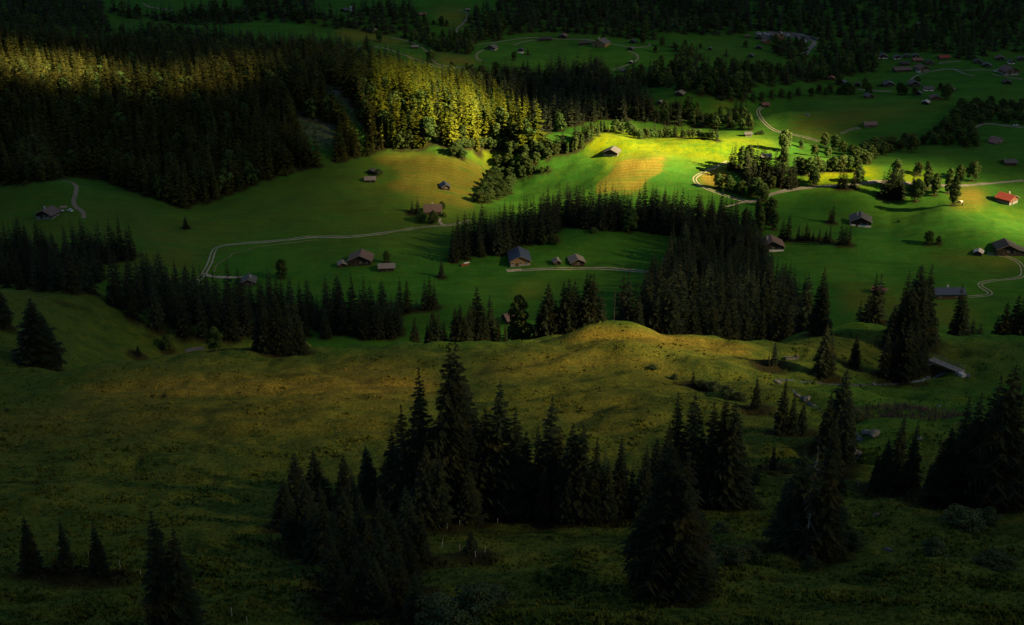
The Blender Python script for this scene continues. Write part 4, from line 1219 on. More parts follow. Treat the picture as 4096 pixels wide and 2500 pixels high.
wood('forest', ([(PL('A1', [(-500, -60), (990, -60), (1000, 100), (1050, 250), (1100, 330), (900, 345), (700, 340), (500, 330), (250, 330), (0, 420), (-500, 420)]), 9.0, 17, 24, 0.1, 5000),
                 (PL('A1', [(1010, 90), (1200, 170), (1500, 200), (1900, 245), (2200, 240), (2464, 210), (2464, 100), (2060, 110), (1900, 130), (1600, 150), (1550, 170), (1300, 100)]), 9.0, 15, 22, 0.3, 2500),
                 (PL('A1', [(0, 380), (250, 340), (500, 360), (900, 390), (1150, 420), (1250, 480), (1500, 560), (1800, 640), (2100, 640), (2464, 560), (2464, 640), (2000, 700), (1400, 700), (900, 600), (500, 500), (0, 440)]), 6.5, 16, 23, 0.2, 5000),
                 (PL('A1', [(1260, 330), (1420, 320), (1700, 330), (1850, 330), (2200, 340), (2464, 400), (2464, 560), (2100, 640), (1800, 640), (1500, 560), (1250, 480), (1000, 430), (700, 400), (500, 370), (900, 380), (1150, 420)]), 7.6, 16, 23, 0.3, 4500),
                 (PL('A2', [(0, 400), (250, 420), (600, 430), (900, 450), (1100, 520), (1300, 560), (1500, 620), (1480, 680), (1200, 680), (900, 640), (600, 540), (300, 500), (0, 520)]), 6.6, 16, 22, 0.15, 3500),
                 (PL('A2', [(-40, -60), (650, -60), (560, 100), (700, 120), (900, 200), (1020, 130), (1150, 80), (1560, 60), (1700, 180), (1780, 330), (1690, 420), (1400, 360), (1250, 330), (1100, 300), (850, 280), (620, 235), (450, 220), (150, 215), (-40, 210)]), 9.0, 15, 22, 0.2, 5000),
                 (PL('A2', [(1740, 420), (1880, 400), (2050, 330), (2250, 380), (2200, 440), (2160, 540), (1900, 520), (1780, 470)]), 8.0, 13, 18, 0.7, 1800),
                 (PL('A2', [(2140, 190), (2300, 130), (2464, 110), (2464, 400), (2300, 400), (2160, 320)]), 9.0, 15, 21, 0.3, 1800)], ()),
     'black conifer forest along the top of the picture above the terraced pastures', 'forest')
CLEAR = [PL('A4', [(930, 280), (1060, 262), (1190, 300), (1200, 350), (1050, 345)]), PL('A4', [(1360, 165), (1480, 160), (1700, 240), (1680, 270), (1450, 240)]), PL('A4', [(1285, 370), (1340, 390), (1340, 470), (1290, 440)])]
wood('forest', ([(PL('A3', [(0, -60), (2464, -60), (2464, 330), (2000, 345), (1660, 320), (1530, 300), (1520, 390), (1330, 380), (1060, 350), (900, 335), (500, 305), (150, 330), (0, 385)]), 9.0, 16, 23, 0.1, 9000),
                 (PL('A4', [(0, -60), (3000, -60), (3000, 440), (2200, 465), (2000, 530), (1900, 540), (1780, 480), (1500, 470), (1150, 480), (1120, 590), (900, 560), (760, 530), (600, 500), (650, 400), (620, 350), (500, 300), (250, 285), (0, 280)]), 9.5, 16, 23, 0.2, 9000),
                 (PL('A4', [(200, 420), (300, 400), (480, 400), (480, 480), (520, 520), (420, 560), (330, 540), (220, 480)]), 8.0, 14, 20, 0.4, 1500),
                 (PL('A3', [(1700, 440), (1880, 470), (1930, 540), (1980, 590), (1800, 570), (1690, 470)]), 8.5, 11, 15, 0.9, 900)], CLEAR),
     'nearly black mountain forest above the farms and the village', 'forest')

# ------------------------------------------------------------------ building materials
def striped(name, ca, cb, cc, axis_scale, wscale, rough=0.8, spec=0.2, bmp=0.5, dist=0.06, nscale=1.2):
    """boards, shingles or sheets: bands plus weathering"""
    m, nt, b = nmat(name)
    v = obj_vec(nt, axis_scale)
    w = nt.nodes.new('ShaderNodeTexWave'); w.bands_direction = 'X'; w.inputs['Scale'].default_value = wscale
    w.inputs['Distortion'].default_value = 1.2; w.inputs['Detail'].default_value = 2
    nt.links.new(v, w.inputs[0])
    v2 = obj_vec(nt, (1, 1, 1))
    n = noise(nt, v2, nscale, 4, 0.65)
    n2 = noise(nt, v2, nscale * 5, 3, 0.6)
    c = mixc(nt, ramp(nt, n, 0.35, 0.66), ca, cb)
    c = mixc(nt, math_(nt, 'MULTIPLY', ramp(nt, n2, 0.45, 0.7), 0.6), c, cc)
    c = mixc(nt, math_(nt, 'MULTIPLY', ramp(nt, w.outputs['Fac'], 0.0, 0.25, (1, 1, 1, 1), (0, 0, 0, 1)), 0.55), c, tuple(0.35 * q for q in ca))
    nt.links.new(c, b.inputs['Base Color'])
    b.inputs['Roughness'].default_value = rough; b.inputs['Specular IOR Level'].default_value = spec
    bump(nt, b, w.outputs['Fac'], bmp, dist)
    return m


ROOF = {
    'pale': striped('roof_pale_shingle', (0.24, 0.20, 0.175), (0.36, 0.30, 0.265), (0.14, 0.115, 0.10), (0, 1, 0), 1.6),
    'grey': striped('roof_grey_shingle', (0.105, 0.10, 0.10), (0.17, 0.16, 0.155), (0.07, 0.065, 0.065), (0, 1, 0), 1.6),
    'dark': striped('roof_dark_shingle', (0.055, 0.05, 0.05), (0.095, 0.085, 0.08), (0.035, 0.03, 0.03), (0, 1, 0), 1.6),
    'brown': striped('roof_brown_tile', (0.115, 0.072, 0.062), (0.17, 0.11, 0.092), (0.075, 0.045, 0.04), (1, 0, 0), 1.7),
    'blue': striped('roof_blue_metal', (0.055, 0.075, 0.125), (0.075, 0.10, 0.155), (0.06, 0.075, 0.11), (0, 1, 0), 0.9, 0.6, 0.3, 0.3, 0.03),
    'rust': striped('roof_rusty_sheet', (0.34, 0.20, 0.165), (0.10, 0.065, 0.06), (0.20, 0.11, 0.09), (0, 1, 0), 0.55, 0.7, 0.2, 0.3, 0.03, 0.9),
    'red': striped('roof_red_tile', (0.26, 0.042, 0.028), (0.34, 0.065, 0.042), (0.16, 0.03, 0.022), (1, 0, 0), 1.7),
    'redbrown': striped('roof_red_brown', (0.20, 0.075, 0.06), (0.27, 0.115, 0.09), (0.12, 0.05, 0.045), (1, 0, 0), 1.7),
    'metal': striped('roof_pale_metal', (0.50, 0.44, 0.42), (0.60, 0.53, 0.50), (0.38, 0.33, 0.31), (0, 1, 0), 0.9, 0.6, 0.3, 0.3, 0.03),
}
WALL = {
    'dark': striped('wall_dark_timber', (0.040, 0.032, 0.027), (0.075, 0.058, 0.048), (0.025, 0.020, 0.018), (0, 0, 1), 1.3),
    'grey': striped('wall_grey_timber', (0.10, 0.095, 0.09), (0.16, 0.15, 0.14), (0.06, 0.056, 0.052), (1, 1, 0), 1.2),
    'warm': striped('wall_warm_timber', (0.24, 0.135, 0.062), (0.32, 0.19, 0.095), (0.15, 0.085, 0.045), (1, 1, 0), 1.1),
    'brown': striped('wall_brown_timber', (0.10, 0.062, 0.042), (0.15, 0.095, 0.065), (0.06, 0.038, 0.028), (0, 0, 1), 1.3),
    'red': striped('wall_red_timber', (0.24, 0.075, 0.045), (0.32, 0.11, 0.065), (0.14, 0.045, 0.03), (0, 0, 1), 1.3),
}
M_WHITE = simple('white_plaster', (0.62, 0.58, 0.54), (0.74, 0.70, 0.66), 0.8, bmp=0.1)
M_STONE = simple('stone_plinth', (0.15, 0.14, 0.13), (0.30, 0.28, 0.26), 2.2, bmp=0.7, dist=0.15)
M_GLASS = simple('window_glass', (0.015, 0.018, 0.022), (0.025, 0.03, 0.035), 0.5, rough=0.08, spec=0.6, bmp=0)
M_FRAME = simple('window_frame_paint', (0.45, 0.40, 0.34), (0.55, 0.5, 0.44), 2.0, bmp=0)
M_DOOR = simple('door_boards', (0.05, 0.035, 0.025), (0.09, 0.06, 0.04), 4.0, (6, 6, 0.4))
M_TRIM = simple('barge_board', (0.16, 0.12, 0.09), (0.26, 0.20, 0.15), 2.0)
M_CHIM = simple('chimney_render', (0.35, 0.32, 0.30), (0.5, 0.46, 0.43), 2.0)


def house(tagc, px, py, wpx, ratio, th, roof, wall, name, label, base=None, doors=1, wins=2, chimney=False, lean=0, pitch=25, hk=0.27, cat='barn', over=0.75, wall2=None):
    u, v = P(tagc, px, py)
    x, y, z = hit1(u, v)
    Z = float(proj(x, y, z)[2])
    D = wpx / CROPS[tagc][2] * Z / F
    t = radians(th)
    if abs(th) > 60 and abs(th) < 120:
        L = max((D - 1.2) / (abs(sin(t)) + ratio * abs(cos(t))), 3.0); W = ratio * L
    else:
        W = max((D - 1.0) / (abs(cos(t)) + ratio * abs(sin(t))), 2.6); L = ratio * W
    hw = min(max(hk * W, 1.9), 4.6)
    half = (abs(W * sin(t)) + abs(L * cos(t))) / 2
    cx, cy = x, y + half
    # sit on the lower side of the slope, walls go into the ground
    zc = 0.6 * z + 0.4 * float(hf(np.array([cx]), np.array([cy]))[0])
    if zc - z > 1.0: zc = z + 1.0
    r = empty(name, (cx, cy, zc), -t)
    tag(r, label, cat)
    far = wpx / CROPS[tagc][2] < 9.0
    tp = tan(radians(pitch))
    hr = hw + W / 2 * tp
    mb = MB()
    a, b2 = W / 2, L / 2
    f0, f1 = -b2, b2
    lo = -2.5
    mb.poly([(-a, f0, lo), (a, f0, lo), (a, f0, hw), (0, f0, hr), (-a, f0, hw)])
    mb.poly([(a, f1, lo), (-a, f1, lo), (-a, f1, hw), (0, f1, hr), (a, f1, hw)])
    mb.quad((-a, f1, lo), (-a, f0, lo), (-a, f0, hw), (-a, f1, hw))
    mb.quad((a, f0, lo), (a, f1, lo), (a, f1, hw), (a, f0, hw))
    add('wall', mb.mesh('wall', [WALL[wall]]), r)
    # roof: two thick slopes with overhang
    ov, og, th_ = over, over * 1.15, 0.20
    mb = MB()
    for s in (-1, 1):
        xe = s * (a + ov); ze = hw - ov * tp + 0.05; zr = hr + 0.05
        pts_ = [(0, f0 - og, zr), (xe, f0 - og, ze), (xe, f1 + og, ze), (0, f1 + og, zr)]
        low_ = pts_; up_ = [(p[0], p[1], p[2] + th_) for p in pts_]
        if s < 0: low_ = low_[::-1]; up_ = up_[::-1]
        mb.hexa(low_ + up_)
    ro = add('roof', mb.mesh('roof', [ROOF[roof]]), r)
    if not far:
        for yy in (f0 - og - 0.06, f1 + og):
            mb = MB()
            for s in (-1, 1):
                xe = s * (a + ov); ze = hw - ov * tp - 0.02; zr = hr - 0.02
                p = [(0, yy, zr), (xe, yy, ze), (xe, yy + 0.06, ze), (0, yy + 0.06, zr)]
                q = [(k[0], k[1], k[2] + 0.30) for k in p]
                if s < 0: p = p[::-1]; q = q[::-1]
                mb.hexa(p + q)
            add('barge_board', mb.mesh('barge_board', [M_TRIM]), ro)
    if base:
        mb = MB(); bh = min(1.5, hw * 0.45); e = 0.04
        mb.box(-a - e, a + e, f0 - e, f1 + e, lo, bh)
        add('plinth', mb.mesh('plinth', [M_WHITE if base == 'white' else M_STONE]), r)
    side = 1 if th >= 0 else -1
    dz0 = 0.0
    e = 0.05
    if doors:
        dw, dh = min(1.6, W * 0.2), min(2.1, hw * 0.8)
        mb = MB()
        if abs(th) > 60: mb.box(side * a - 0.06, side * a + 0.06, -dw / 2, dw / 2, dz0, dh)
        else: mb.box(-a * 0.35 - dw / 2, -a * 0.35 + dw / 2, f0 - 0.06, f0 + 0.05, dz0, dh)
        dr = add('door', mb.mesh('door', [M_DOOR]), r)
    n_w = 1 if far and wins else wins
    for k in range(n_w):
        ww, wh = 0.95, 0.95
        zc_ = hw * 0.62 if k < 3 else hw + (hr - hw) * 0.30
        mf = MB(); mg = MB()
        if abs(th) > 60:
            yc = (-0.36 + 0.72 * (k % 3) / 2) * L; xw = side * a
            if abs(yc) < 1.4 and k % 3 == 1: yc = 0.22 * L
            x0, x1 = (xw, xw + 0.08) if side > 0 else (xw - 0.08, xw)
            mf.box(x0, x1, yc - ww / 2 - 0.12, yc + ww / 2 + 0.12, zc_ - wh / 2 - 0.12, zc_ + wh / 2 + 0.12)
            x0, x1 = (xw + 0.06, xw + 0.10) if side > 0 else (xw - 0.10, xw - 0.06)
            mg.box(x0, x1, yc - ww / 2, yc + ww / 2, zc_ - wh / 2, zc_ + wh / 2)
        else:
            xc = (0.05, 0.62, -0.78, 0.0, -0.3)[k % 5] * a
            mf.box(xc - ww / 2 - 0.12, xc + ww / 2 + 0.12, f0 - 0.08, f0, zc_ - wh / 2 - 0.12, zc_ + wh / 2 + 0.12)
            mg.box(xc - ww / 2, xc + ww / 2, f0 - 0.10, f0 - 0.06, zc_ - wh / 2, zc_ + wh / 2)
        wf = add('window', mf.mesh('window', [M_FRAME]), r)
        add('pane', mg.mesh('pane', [M_GLASS]), wf)
    if chimney:
        mb = MB(); cx_ = -side * a * 0.35; zb = hw + (a - abs(cx_)) * tp
        mb.box(cx_ - 0.35, cx_ + 0.35, -0.35, 0.35, zb - 0.4, hr + 0.9)
        mb.box(cx_ - 0.45, cx_ + 0.45, -0.45, 0.45, hr + 0.9, hr + 1.02)
        add('chimney', mb.mesh('chimney', [M_CHIM]), ro)
    if lean:
        # lower annex under its own sloping roof
        s = 1 if lean > 0 else -1
        lw = W * 0.38; mb = MB(); hl = hw * 0.95; h2 = hw * 0.55
        x0, x1 = s * a, s * (a + lw)
        p = [(x0, f0 + 0.4, lo), (x1, f0 + 0.4, lo), (x1, f1 - 0.6, lo), (x0, f1 - 0.6, lo)]
        q = [(x0, f0 + 0.4, hl), (x1, f0 + 0.4, h2), (x1, f1 - 0.6, h2), (x0, f1 - 0.6, hl)]
        if s < 0: p = p[::-1]; q = q[::-1]
        mb.hexa(p + q)
        an = add('annex', mb.mesh('annex', [WALL[wall2 or wall]]), r)
        mb = MB(); zo = 0.03
        x2 = s * (a + lw + 0.5); k2 = h2 - 0.5 * (hl - h2) / lw
        p = [(x0, f0, hl + zo), (x2, f0, k2 + zo), (x2, f1 - 0.2, k2 + zo), (x0, f1 - 0.2, hl + zo)]
        q = [(c[0], c[1], c[2] + 0.15) for c in p]
        if s < 0: p = p[::-1]; q = q[::-1]
        mb.hexa(p + q)
        add('annex_roof', mb.mesh('annex_roof', [ROOF[roof]]), an)
    return r


B = 'barn'; Hs = 'house'; Ht = 'hut'
HOUSES = [
    # valley buildings
    ('C5', 1283, 663, 172, 1.30, -5, 'blue', 'warm', 'hay_barn', 'blue-roofed barn with warm timber gable at the end of the gravel track', dict(wins=3, doors=1, base='stone', pitch=27, hk=0.30)),
    ('C5', 1553, 652, 68, 1.05, -14, 'pale', 'dark', 'shed', 'smallest pale-shingled shed standing between two larger barns on the track', dict(wins=0, cat='shed', pitch=28, hk=0.34, chimney=True)),
    ('C5', 1698, 663, 128, 0.95, -9, 'pale', 'dark', 'log_barn', 'dark log barn with pale shingle roof beside the smallest shed', dict(wins=1, pitch=25, hk=0.30)),
    ('C5', 135, 655, 178, 0.75, 2, 'brown', 'dark', 'cattle_barn', 'wide brown-roofed barn in the middle of the three on the valley pasture', dict(wins=2, hk=0.26)),
    ('C5', 2, 668, 74, 1.0, -12, 'pale', 'dark', 'hut', 'small hut with pale roof next to the wide brown-roofed barn', dict(wins=0, cat='hut')),
    ('C5', 322, 700, 128, 0.75, 83, 'pale', 'dark', 'weathered_barn', 'weathered barn with patchy shingle roof below a lone leafy tree', dict(wins=0, hk=0.36, pitch=24)),
    ('C4', 1783, 800, 122, 1.0, -6, 'grey', 'dark', 'chalet', 'dim grey-roofed chalet at the end of the side track by the lower wood', dict(wins=2, chimney=True, cat='chalet')),
    ('C5', 205, 56, 84, 0.85, 86, 'pale', 'dark', 'shed', 'shed with pale grey shingles on the pasture beside the mown field', dict(wins=0, cat='shed', pitch=27)),
    ('C2', 215, 1258, 64, 1.0, 20, 'dark', 'dark', 'hut', 'dark ruinous hut beside a round bush above the pale-shingled shed', dict(wins=0, cat='hut')),
    ('C5', 745, 112, 84, 1.25, -14, 'blue', 'dark', 'tall_barn', 'tall narrow barn with slate-blue roof alone in the mown field', dict(wins=1, hk=0.42, pitch=32)),
    ('C5', 655, 292, 138, 0.8, 84, 'brown', 'brown', 'farmhouse', 'farmhouse with steep brown roof half hidden by round trees', dict(wins=2, pitch=38, hk=0.3, lean=0, cat='farmhouse', chimney=True)),
    ('B3', 2290, 630, 262, 0.85, 19, 'grey', 'dark', 'sunlit_barn', 'grey barn standing in the middle of the bright sunlit meadow', dict(wins=0, hk=0.24, base='stone')),
    ('C5', 1245, 1078, 200, 0.8, 64, 'rust', 'dark', 'barn', 'barn with pink rusty sheet roof half hidden behind the crest trees', dict(wins=0)),
    ('C6', 1300, 378, 180, 0.85, 12, 'grey', 'dark', 'mountain_barn', 'broad dark barn with white base wall below the sunlit bank', dict(wins=2, base='white', hk=0.28, chimney=True)),
    ('C6', 648, 556, 184, 0.75, 2, 'brown', 'dark', 'mountain_barn', 'broad brown-roofed barn with whitish base at the edge of the long wood', dict(wins=2, base='white', hk=0.26, chimney=True)),
    ('C6', 2145, 588, 84, 1.1, 26, 'metal', 'dark', 'shed', 'small shed with pinkish pale roof beside the big dark barn', dict(wins=0, cat='shed')),
    ('C6', 2352, 586, 176, 0.85, 6, 'dark', 'dark', 'big_barn', 'big dark barn where the winding track climbs to it', dict(wins=2, hk=0.30, lean=1)),
    ('C6', 1432, 866, 118, 0.8, 118, 'redbrown', 'dark', 'chalet', 'chalet whose red-brown roof slope shows behind a pair of spruces', dict(wins=1, chimney=True, cat='chalet')),
    ('C6', 1930, 897, 226, 0.55, 88, 'blue', 'brown', 'long_house', 'long low house with dull blue roof at the lower end of the track', dict(wins=3, lean=0, chimney=True, cat='house', hk=0.36)),
    ('B2', 2270, 1318, 330, 0.95, -40, 'red', 'red', 'red_chalet', 'red-roofed chalet beside the glowing ochre bank', dict(wins=3, base='stone', chimney=True, cat='chalet', hk=0.32)),
    ('C4', 328, 326, 166, 0.8, 16, 'brown', 'dark', 'cattle_barn', 'brown barn with pale ridge on the hillside next to parked vehicles', dict(wins=2, base='stone', chimney=True)),
    # far slope
    ('A4', 1085, 1150, 128, 0.7, 82, 'rust', 'grey', 'old_barn', 'old barn with striped rusty roof alone on the open pasture', dict(wins=0, hk=0.34, pitch=27)),
    ('A4', 2235, 1296, 138, 0.9, -42, 'rust', 'grey', 'old_barn', 'old grey barn with rusty brown roof on a bare earth patch', dict(wins=1, lean=-1)),
    ('B2', 2275, 758, 200, 0.75, 84, 'grey', 'dark', 'hay_barn', 'grey shingled barn alone on the pasture above the lane', dict(wins=0, hk=0.36)),
    ('A4', 140, 966, 72, 0.9, 84, 'redbrown', 'dark', 'hut', 'red-brown roofed hut at the head of the two-rut track', dict(wins=1, cat='hut', hk=0.4)),
    ('A4', 1590, 944, 88, 0.95, 32, 'metal', 'dark', 'shed', 'shed with the brightest pale metal roof below the village', dict(wins=0, cat='shed')),
    ('A4', 1672, 900, 96, 0.8, 6, 'brown', 'red', 'chalet', 'low reddish chalet just above the pale metal roof', dict(cat='chalet', wins=1)),
    ('A4', 1078, 884, 92, 0.9, -16, 'grey', 'dark', 'barn', 'dark grey barn at the lower edge of the village beside a round tree', dict(wins=0)),
    ('A4', 1520, 858, 78, 0.9, 20, 'grey', 'dark', 'hut', 'small grey hut under the round trees of the lower village', dict(wins=0, cat='hut')),
    ('A4', 1815, 826, 92, 0.9, 24, 'brown', 'brown', 'barn', 'brown barn behind the spreading dark tree east of the village', dict(wins=0)),
    ('A4', 1608, 820, 104, 0.7, 82, 'grey', 'dark', 'house', 'grey house with white base seen broadside in the lower village', dict(cat='house', base='white')),
    ('A4', 1485, 782, 112, 0.8, 4, 'grey', 'dark', 'house', 'grey-roofed chalet between two big round trees', dict(cat='chalet')),
    ('A4', 1255, 780, 100, 0.8, 4, 'grey', 'dark', 'house', 'grey-roofed house beside the two small pointed conifers', dict(cat='house')),
    ('A4', 972, 780, 62, 0.9, 10, 'dark', 'dark', 'hut', 'dark little hut between gravel yard and round trees', dict(cat='hut', wins=0)),
    ('A4', 838, 770, 100, 0.8, 20, 'blue', 'dark', 'house', 'bluish-roofed house partly behind trees at the village end', dict(cat='house')),
    ('A4', 735, 726, 80, 0.9, 14, 'redbrown', 'brown', 'house', 'small reddish house beside a dark tree at the village end', dict(cat='house')),
    ('A4', 2320, 760, 88, 0.8, 10, 'dark', 'dark', 'hut', 'dark hut sunk in the pasture below the large chalet', dict(cat='hut', wins=0)),
    ('A4', 2348, 684, 176, 0.8, -14, 'brown', 'brown', 'large_chalet', 'largest brown chalet of the village with pale forecourt', dict(cat='chalet', wins=4, base='stone')),
    ('A4', 1560, 645, 130, 0.9, -12, 'brown', 'brown', 'chalet', 'brown chalet with a car in front at the village road bend', dict(cat='chalet', wins=3, base='stone')),
    ('A4', 1375, 648, 166, 0.5, 82, 'brown', 'dark', 'long_barn', 'long low brown barn beside the chalet at the road bend', dict(wins=1)),
    ('A4', 1397, 590, 88, 0.7, 86, 'dark', 'dark', 'hut', 'dark low hut behind the long brown barn', dict(cat='hut', wins=0)),
    ('A4', 1622, 584, 84, 0.8, 4, 'dark', 'brown', 'house', 'dark-roofed house behind the chalet at the road bend', dict(cat='house')),
    ('A4', 1510, 560, 92, 0.7, 86, 'redbrown', 'brown', 'house', 'house with dull red roof in the upper village row', dict(cat='house')),
    ('A4', 1198, 530, 96, 0.8, 4, 'grey', 'brown', 'chalet', 'white-based chalet at the end of the upper village row by the wood', dict(cat='chalet', base='white')),
    ('A4', 1333, 534, 76, 0.8, 4, 'grey', 'brown', 'chalet', 'smaller white-based chalet, second from the wood in the upper row', dict(cat='chalet', base='white')),
    ('A4', 1410, 520, 58, 0.8, 8, 'grey', 'dark', 'house', 'dim house, third from the wood in the upper row', dict(cat='house')),
    ('A4', 1495, 520, 70, 0.8, 8, 'grey', 'dark', 'house', 'dim house, fourth from the wood in the upper row', dict(cat='house')),
    ('A4', 1750, 538, 110, 0.6, 80, 'red', 'brown', 'house', 'orange-red roofed house set into the dark upper wood', dict(cat='house')),
    ('A4', 2060, 576, 84, 0.8, 10, 'dark', 'dark', 'house', 'dark house at the forest edge above the large chalet', dict(cat='house')),
    ('A4', 2138, 608, 90, 0.8, 16, 'grey', 'dark', 'house', 'grey-roofed house beside a pale ramp near the large chalet', dict(cat='house')),
    ('A4', 2260, 546, 92, 0.8, 8, 'brown', 'dark', 'house', 'brown low house on the upper pasture under the forest', dict(cat='house')),
    ('A4', 2356, 576, 66, 0.8, -4, 'grey', 'brown', 'house', 'house with white base at the picture edge above the large chalet', dict(cat='house', base='white')),
    ('A4', 2446, 548, 74, 0.8, 6, 'brown', 'dark', 'house', 'brown house cut by the picture edge under the forest', dict(cat='house')),
    ('A4', 258, 366, 128, 0.9, -22, 'brown', 'red', 'inn', 'big brown inn beside the car park', dict(cat='inn', wins=4, hk=0.36)),
    ('A4', 150, 392, 90, 0.8, -20, 'brown', 'red', 'house', 'reddish house below the big inn', dict(cat='house')),
    ('A4', 92, 356, 84, 0.8, 10, 'dark', 'dark', 'house', 'dark house at the end of the car park', dict(cat='house')),
    ('A4', 352, 386, 44, 0.9, 4, 'dark', 'dark', 'kiosk', 'small dark kiosk with white base between inn and trees', dict(cat='kiosk', base='white', wins=1)),
    ('A4', 84, 446, 66, 0.9, 12, 'dark', 'dark', 'hut', 'dark hut next to a round tree below the car park', dict(cat='hut', wins=0)),
    ('A4', 14, 520, 56, 0.9, 20, 'grey', 'dark', 'hut', 'grey hut at the track end on the bare pasture', dict(cat='hut', wins=0)),
    ('A4', 1520, 234, 54, 0.8, 84, 'grey', 'dark', 'hut', 'lonely hut on the small clearing high in the forest', dict(cat='hut', wins=0)),
    ('A3', 1778, 955, 118, 0.9, 24, 'pale', 'dark', 'barn', 'barn with pale lit roof on the small knoll above the ravine wood', dict(wins=0)),
    ('A3', 1583, 1036, 78, 0.9, 30, 'pale', 'dark', 'hut', 'hut with pale roof at the foot of the small knoll', dict(cat='hut', wins=0)),
    ('A3', 625, 380, 98, 0.9, 16, 'brown', 'dark', 'barn', 'barn above the farm lane with a gravel ramp beside it', dict(wins=0)),
    ('A3', 447, 404, 126, 0.45, 86, 'dark', 'dark', 'long_barn', 'long low dark barn along the farm lane', dict(wins=0)),
    ('A3', 206, 524, 64, 0.8, 4, 'dark', 'dark', 'house', 'tall dark house on a pale terrace between two small trees', dict(cat='house', hk=0.6, base='white')),
    ('A3', 1000, 474, 190, 0.8, 30, 'grey', 'warm', 'big_farmhouse', 'biggest farmhouse with warm lit gable on the terrace above the pasture', dict(cat='farmhouse', wins=4, chimney=True)),
    ('A3', 836, 444, 120, 0.5, 80, 'dark', 'dark', 'stable', 'dark stable attached near the biggest farmhouse', dict(cat='stable', wins=0)),
    ('A3', 1316, 430, 84, 0.9, 26, 'grey', 'dark', 'barn', 'grey barn by the lane bend beyond the biggest farmhouse', dict(wins=0)),
    ('A3', 1294, 500, 72, 0.8, 30, 'grey', 'dark', 'hut', 'low grey hut where the path leaves the biggest farmhouse', dict(cat='hut', wins=0)),
    ('A3', 1292, 632, 32, 0.9, 20, 'metal', 'brown', 'shelter', 'tiny pale shelter at the path end above the woodland', dict(cat='shelter', wins=0, doors=0)),
    ('A3', 1215, 715, 70, 0.8, 80, 'blue', 'brown', 'shed', 'brown shed with bluish roof tucked against the woodland yard', dict(cat='shed', wins=0)),
    ('A3', 2075, 496, 46, 0.9, 24, 'grey', 'dark', 'hut', 'tiny hut beside bushes on the pasture below the car park', dict(cat='hut', wins=0)),
    ('A3', 2440, 374, 54, 0.6, 86, 'brown', 'brown', 'stable', 'low brown stable beside the car park fence', dict(cat='stable', wins=0)),
    ('A2', 1190, 326, 112, 0.95, 28, 'pale', 'brown', 'barn', 'barn with pale patched roof at the forest edge of the terraced pasture', dict(wins=0)),
    ('A2', 1624, 480, 64, 0.8, 84, 'pale', 'dark', 'hut', 'small hut with pale roof beside the winding farm lane', dict(cat='hut', wins=0)),
    ('A2', 1618, 730, 78, 0.9, 20, 'dark', 'dark', 'chalet', 'dark chalet on a bright white base above the sunlit forest', dict(cat='chalet', base='white', hk=0.42)),
    ('A2', 2383, 500, 124, 0.85, 20, 'grey', 'brown', 'barn', 'brown barn with grey roof at the lane loop', dict(wins=1, base='stone')),
    ('A2', 928, 120, 90, 0.9, 28, 'grey', 'dark', 'barn', 'dark barn beside the pale silo near the top of the picture', dict(wins=0)),
    ('A2', 1700, 160, 78, 0.8, 80, 'redbrown', 'dark', 'house', 'red-roofed house under a dark conifer at the top pasture', dict(cat='house')),
    ('A2', 2145, 114, 50, 0.9, 84, 'pale', 'dark', 'hut', 'small pale-roofed hut beside the upper lane curve', dict(cat='hut', wins=0)),
    ('A2', 424, 410, 44, 0.9, 84, 'pale', 'dark', 'hut', 'tiny hut at the lower edge of the top green field', dict(cat='hut', wins=0)),
    ('B1', 680, 518, 118, 0.9, 84, 'grey', 'grey', 'derelict_hut', 'derelict grey hut with torn shingles above the bright meadow', dict(cat='hut', wins=0, hk=0.5)),
    ('B1', 935, 830, 150, 0.7, 86, 'metal', 'warm', 'sunlit_house', 'house with sunlit pinkish roof glimpsed through the grove', dict(cat='house', wins=1, pitch=30)),
]
for hd in HOUSES:
    kw = hd[10]
    house(*hd[:10], **kw)

# silo beside the top barn
x, y, z = hit1(*P('A2', 1003, 120))
mb = MB(); mb.tube((0, 0, -0.8), (0, 0, 6.2), 1.35, 1.35, 16)
sl = empty('silo', (x, y, z)); add('tank', mb.mesh('tank', [M_WHITE], True), sl)
mb = MB(); mb.tube((0, 0, 6.2), (0, 0, 7.3), 1.45, 0.15, 16); add('cap', mb.mesh('cap', [ROOF['grey']]), sl)
tag(sl, 'pale round silo beside the dark barn near the top of the picture', 'silo')

# ------------------------------------------------------------------ vehicles
M_PAINT = {}
for nm, c in (('white', (0.72, 0.70, 0.68)), ('silver', (0.45, 0.46, 0.48)), ('dark', (0.03, 0.032, 0.036)), ('red', (0.35, 0.04, 0.03)), ('grey', (0.20, 0.20, 0.21))):
    M_PAINT[nm] = simple('car_paint_' + nm, tuple(0.92 * k for k in c), c, 1.0, rough=0.28, spec=0.5, bmp=0)
M_RUBBER = simple('tyre_rubber', (0.015, 0.015, 0.015), (0.03, 0.03, 0.03), 8.0)


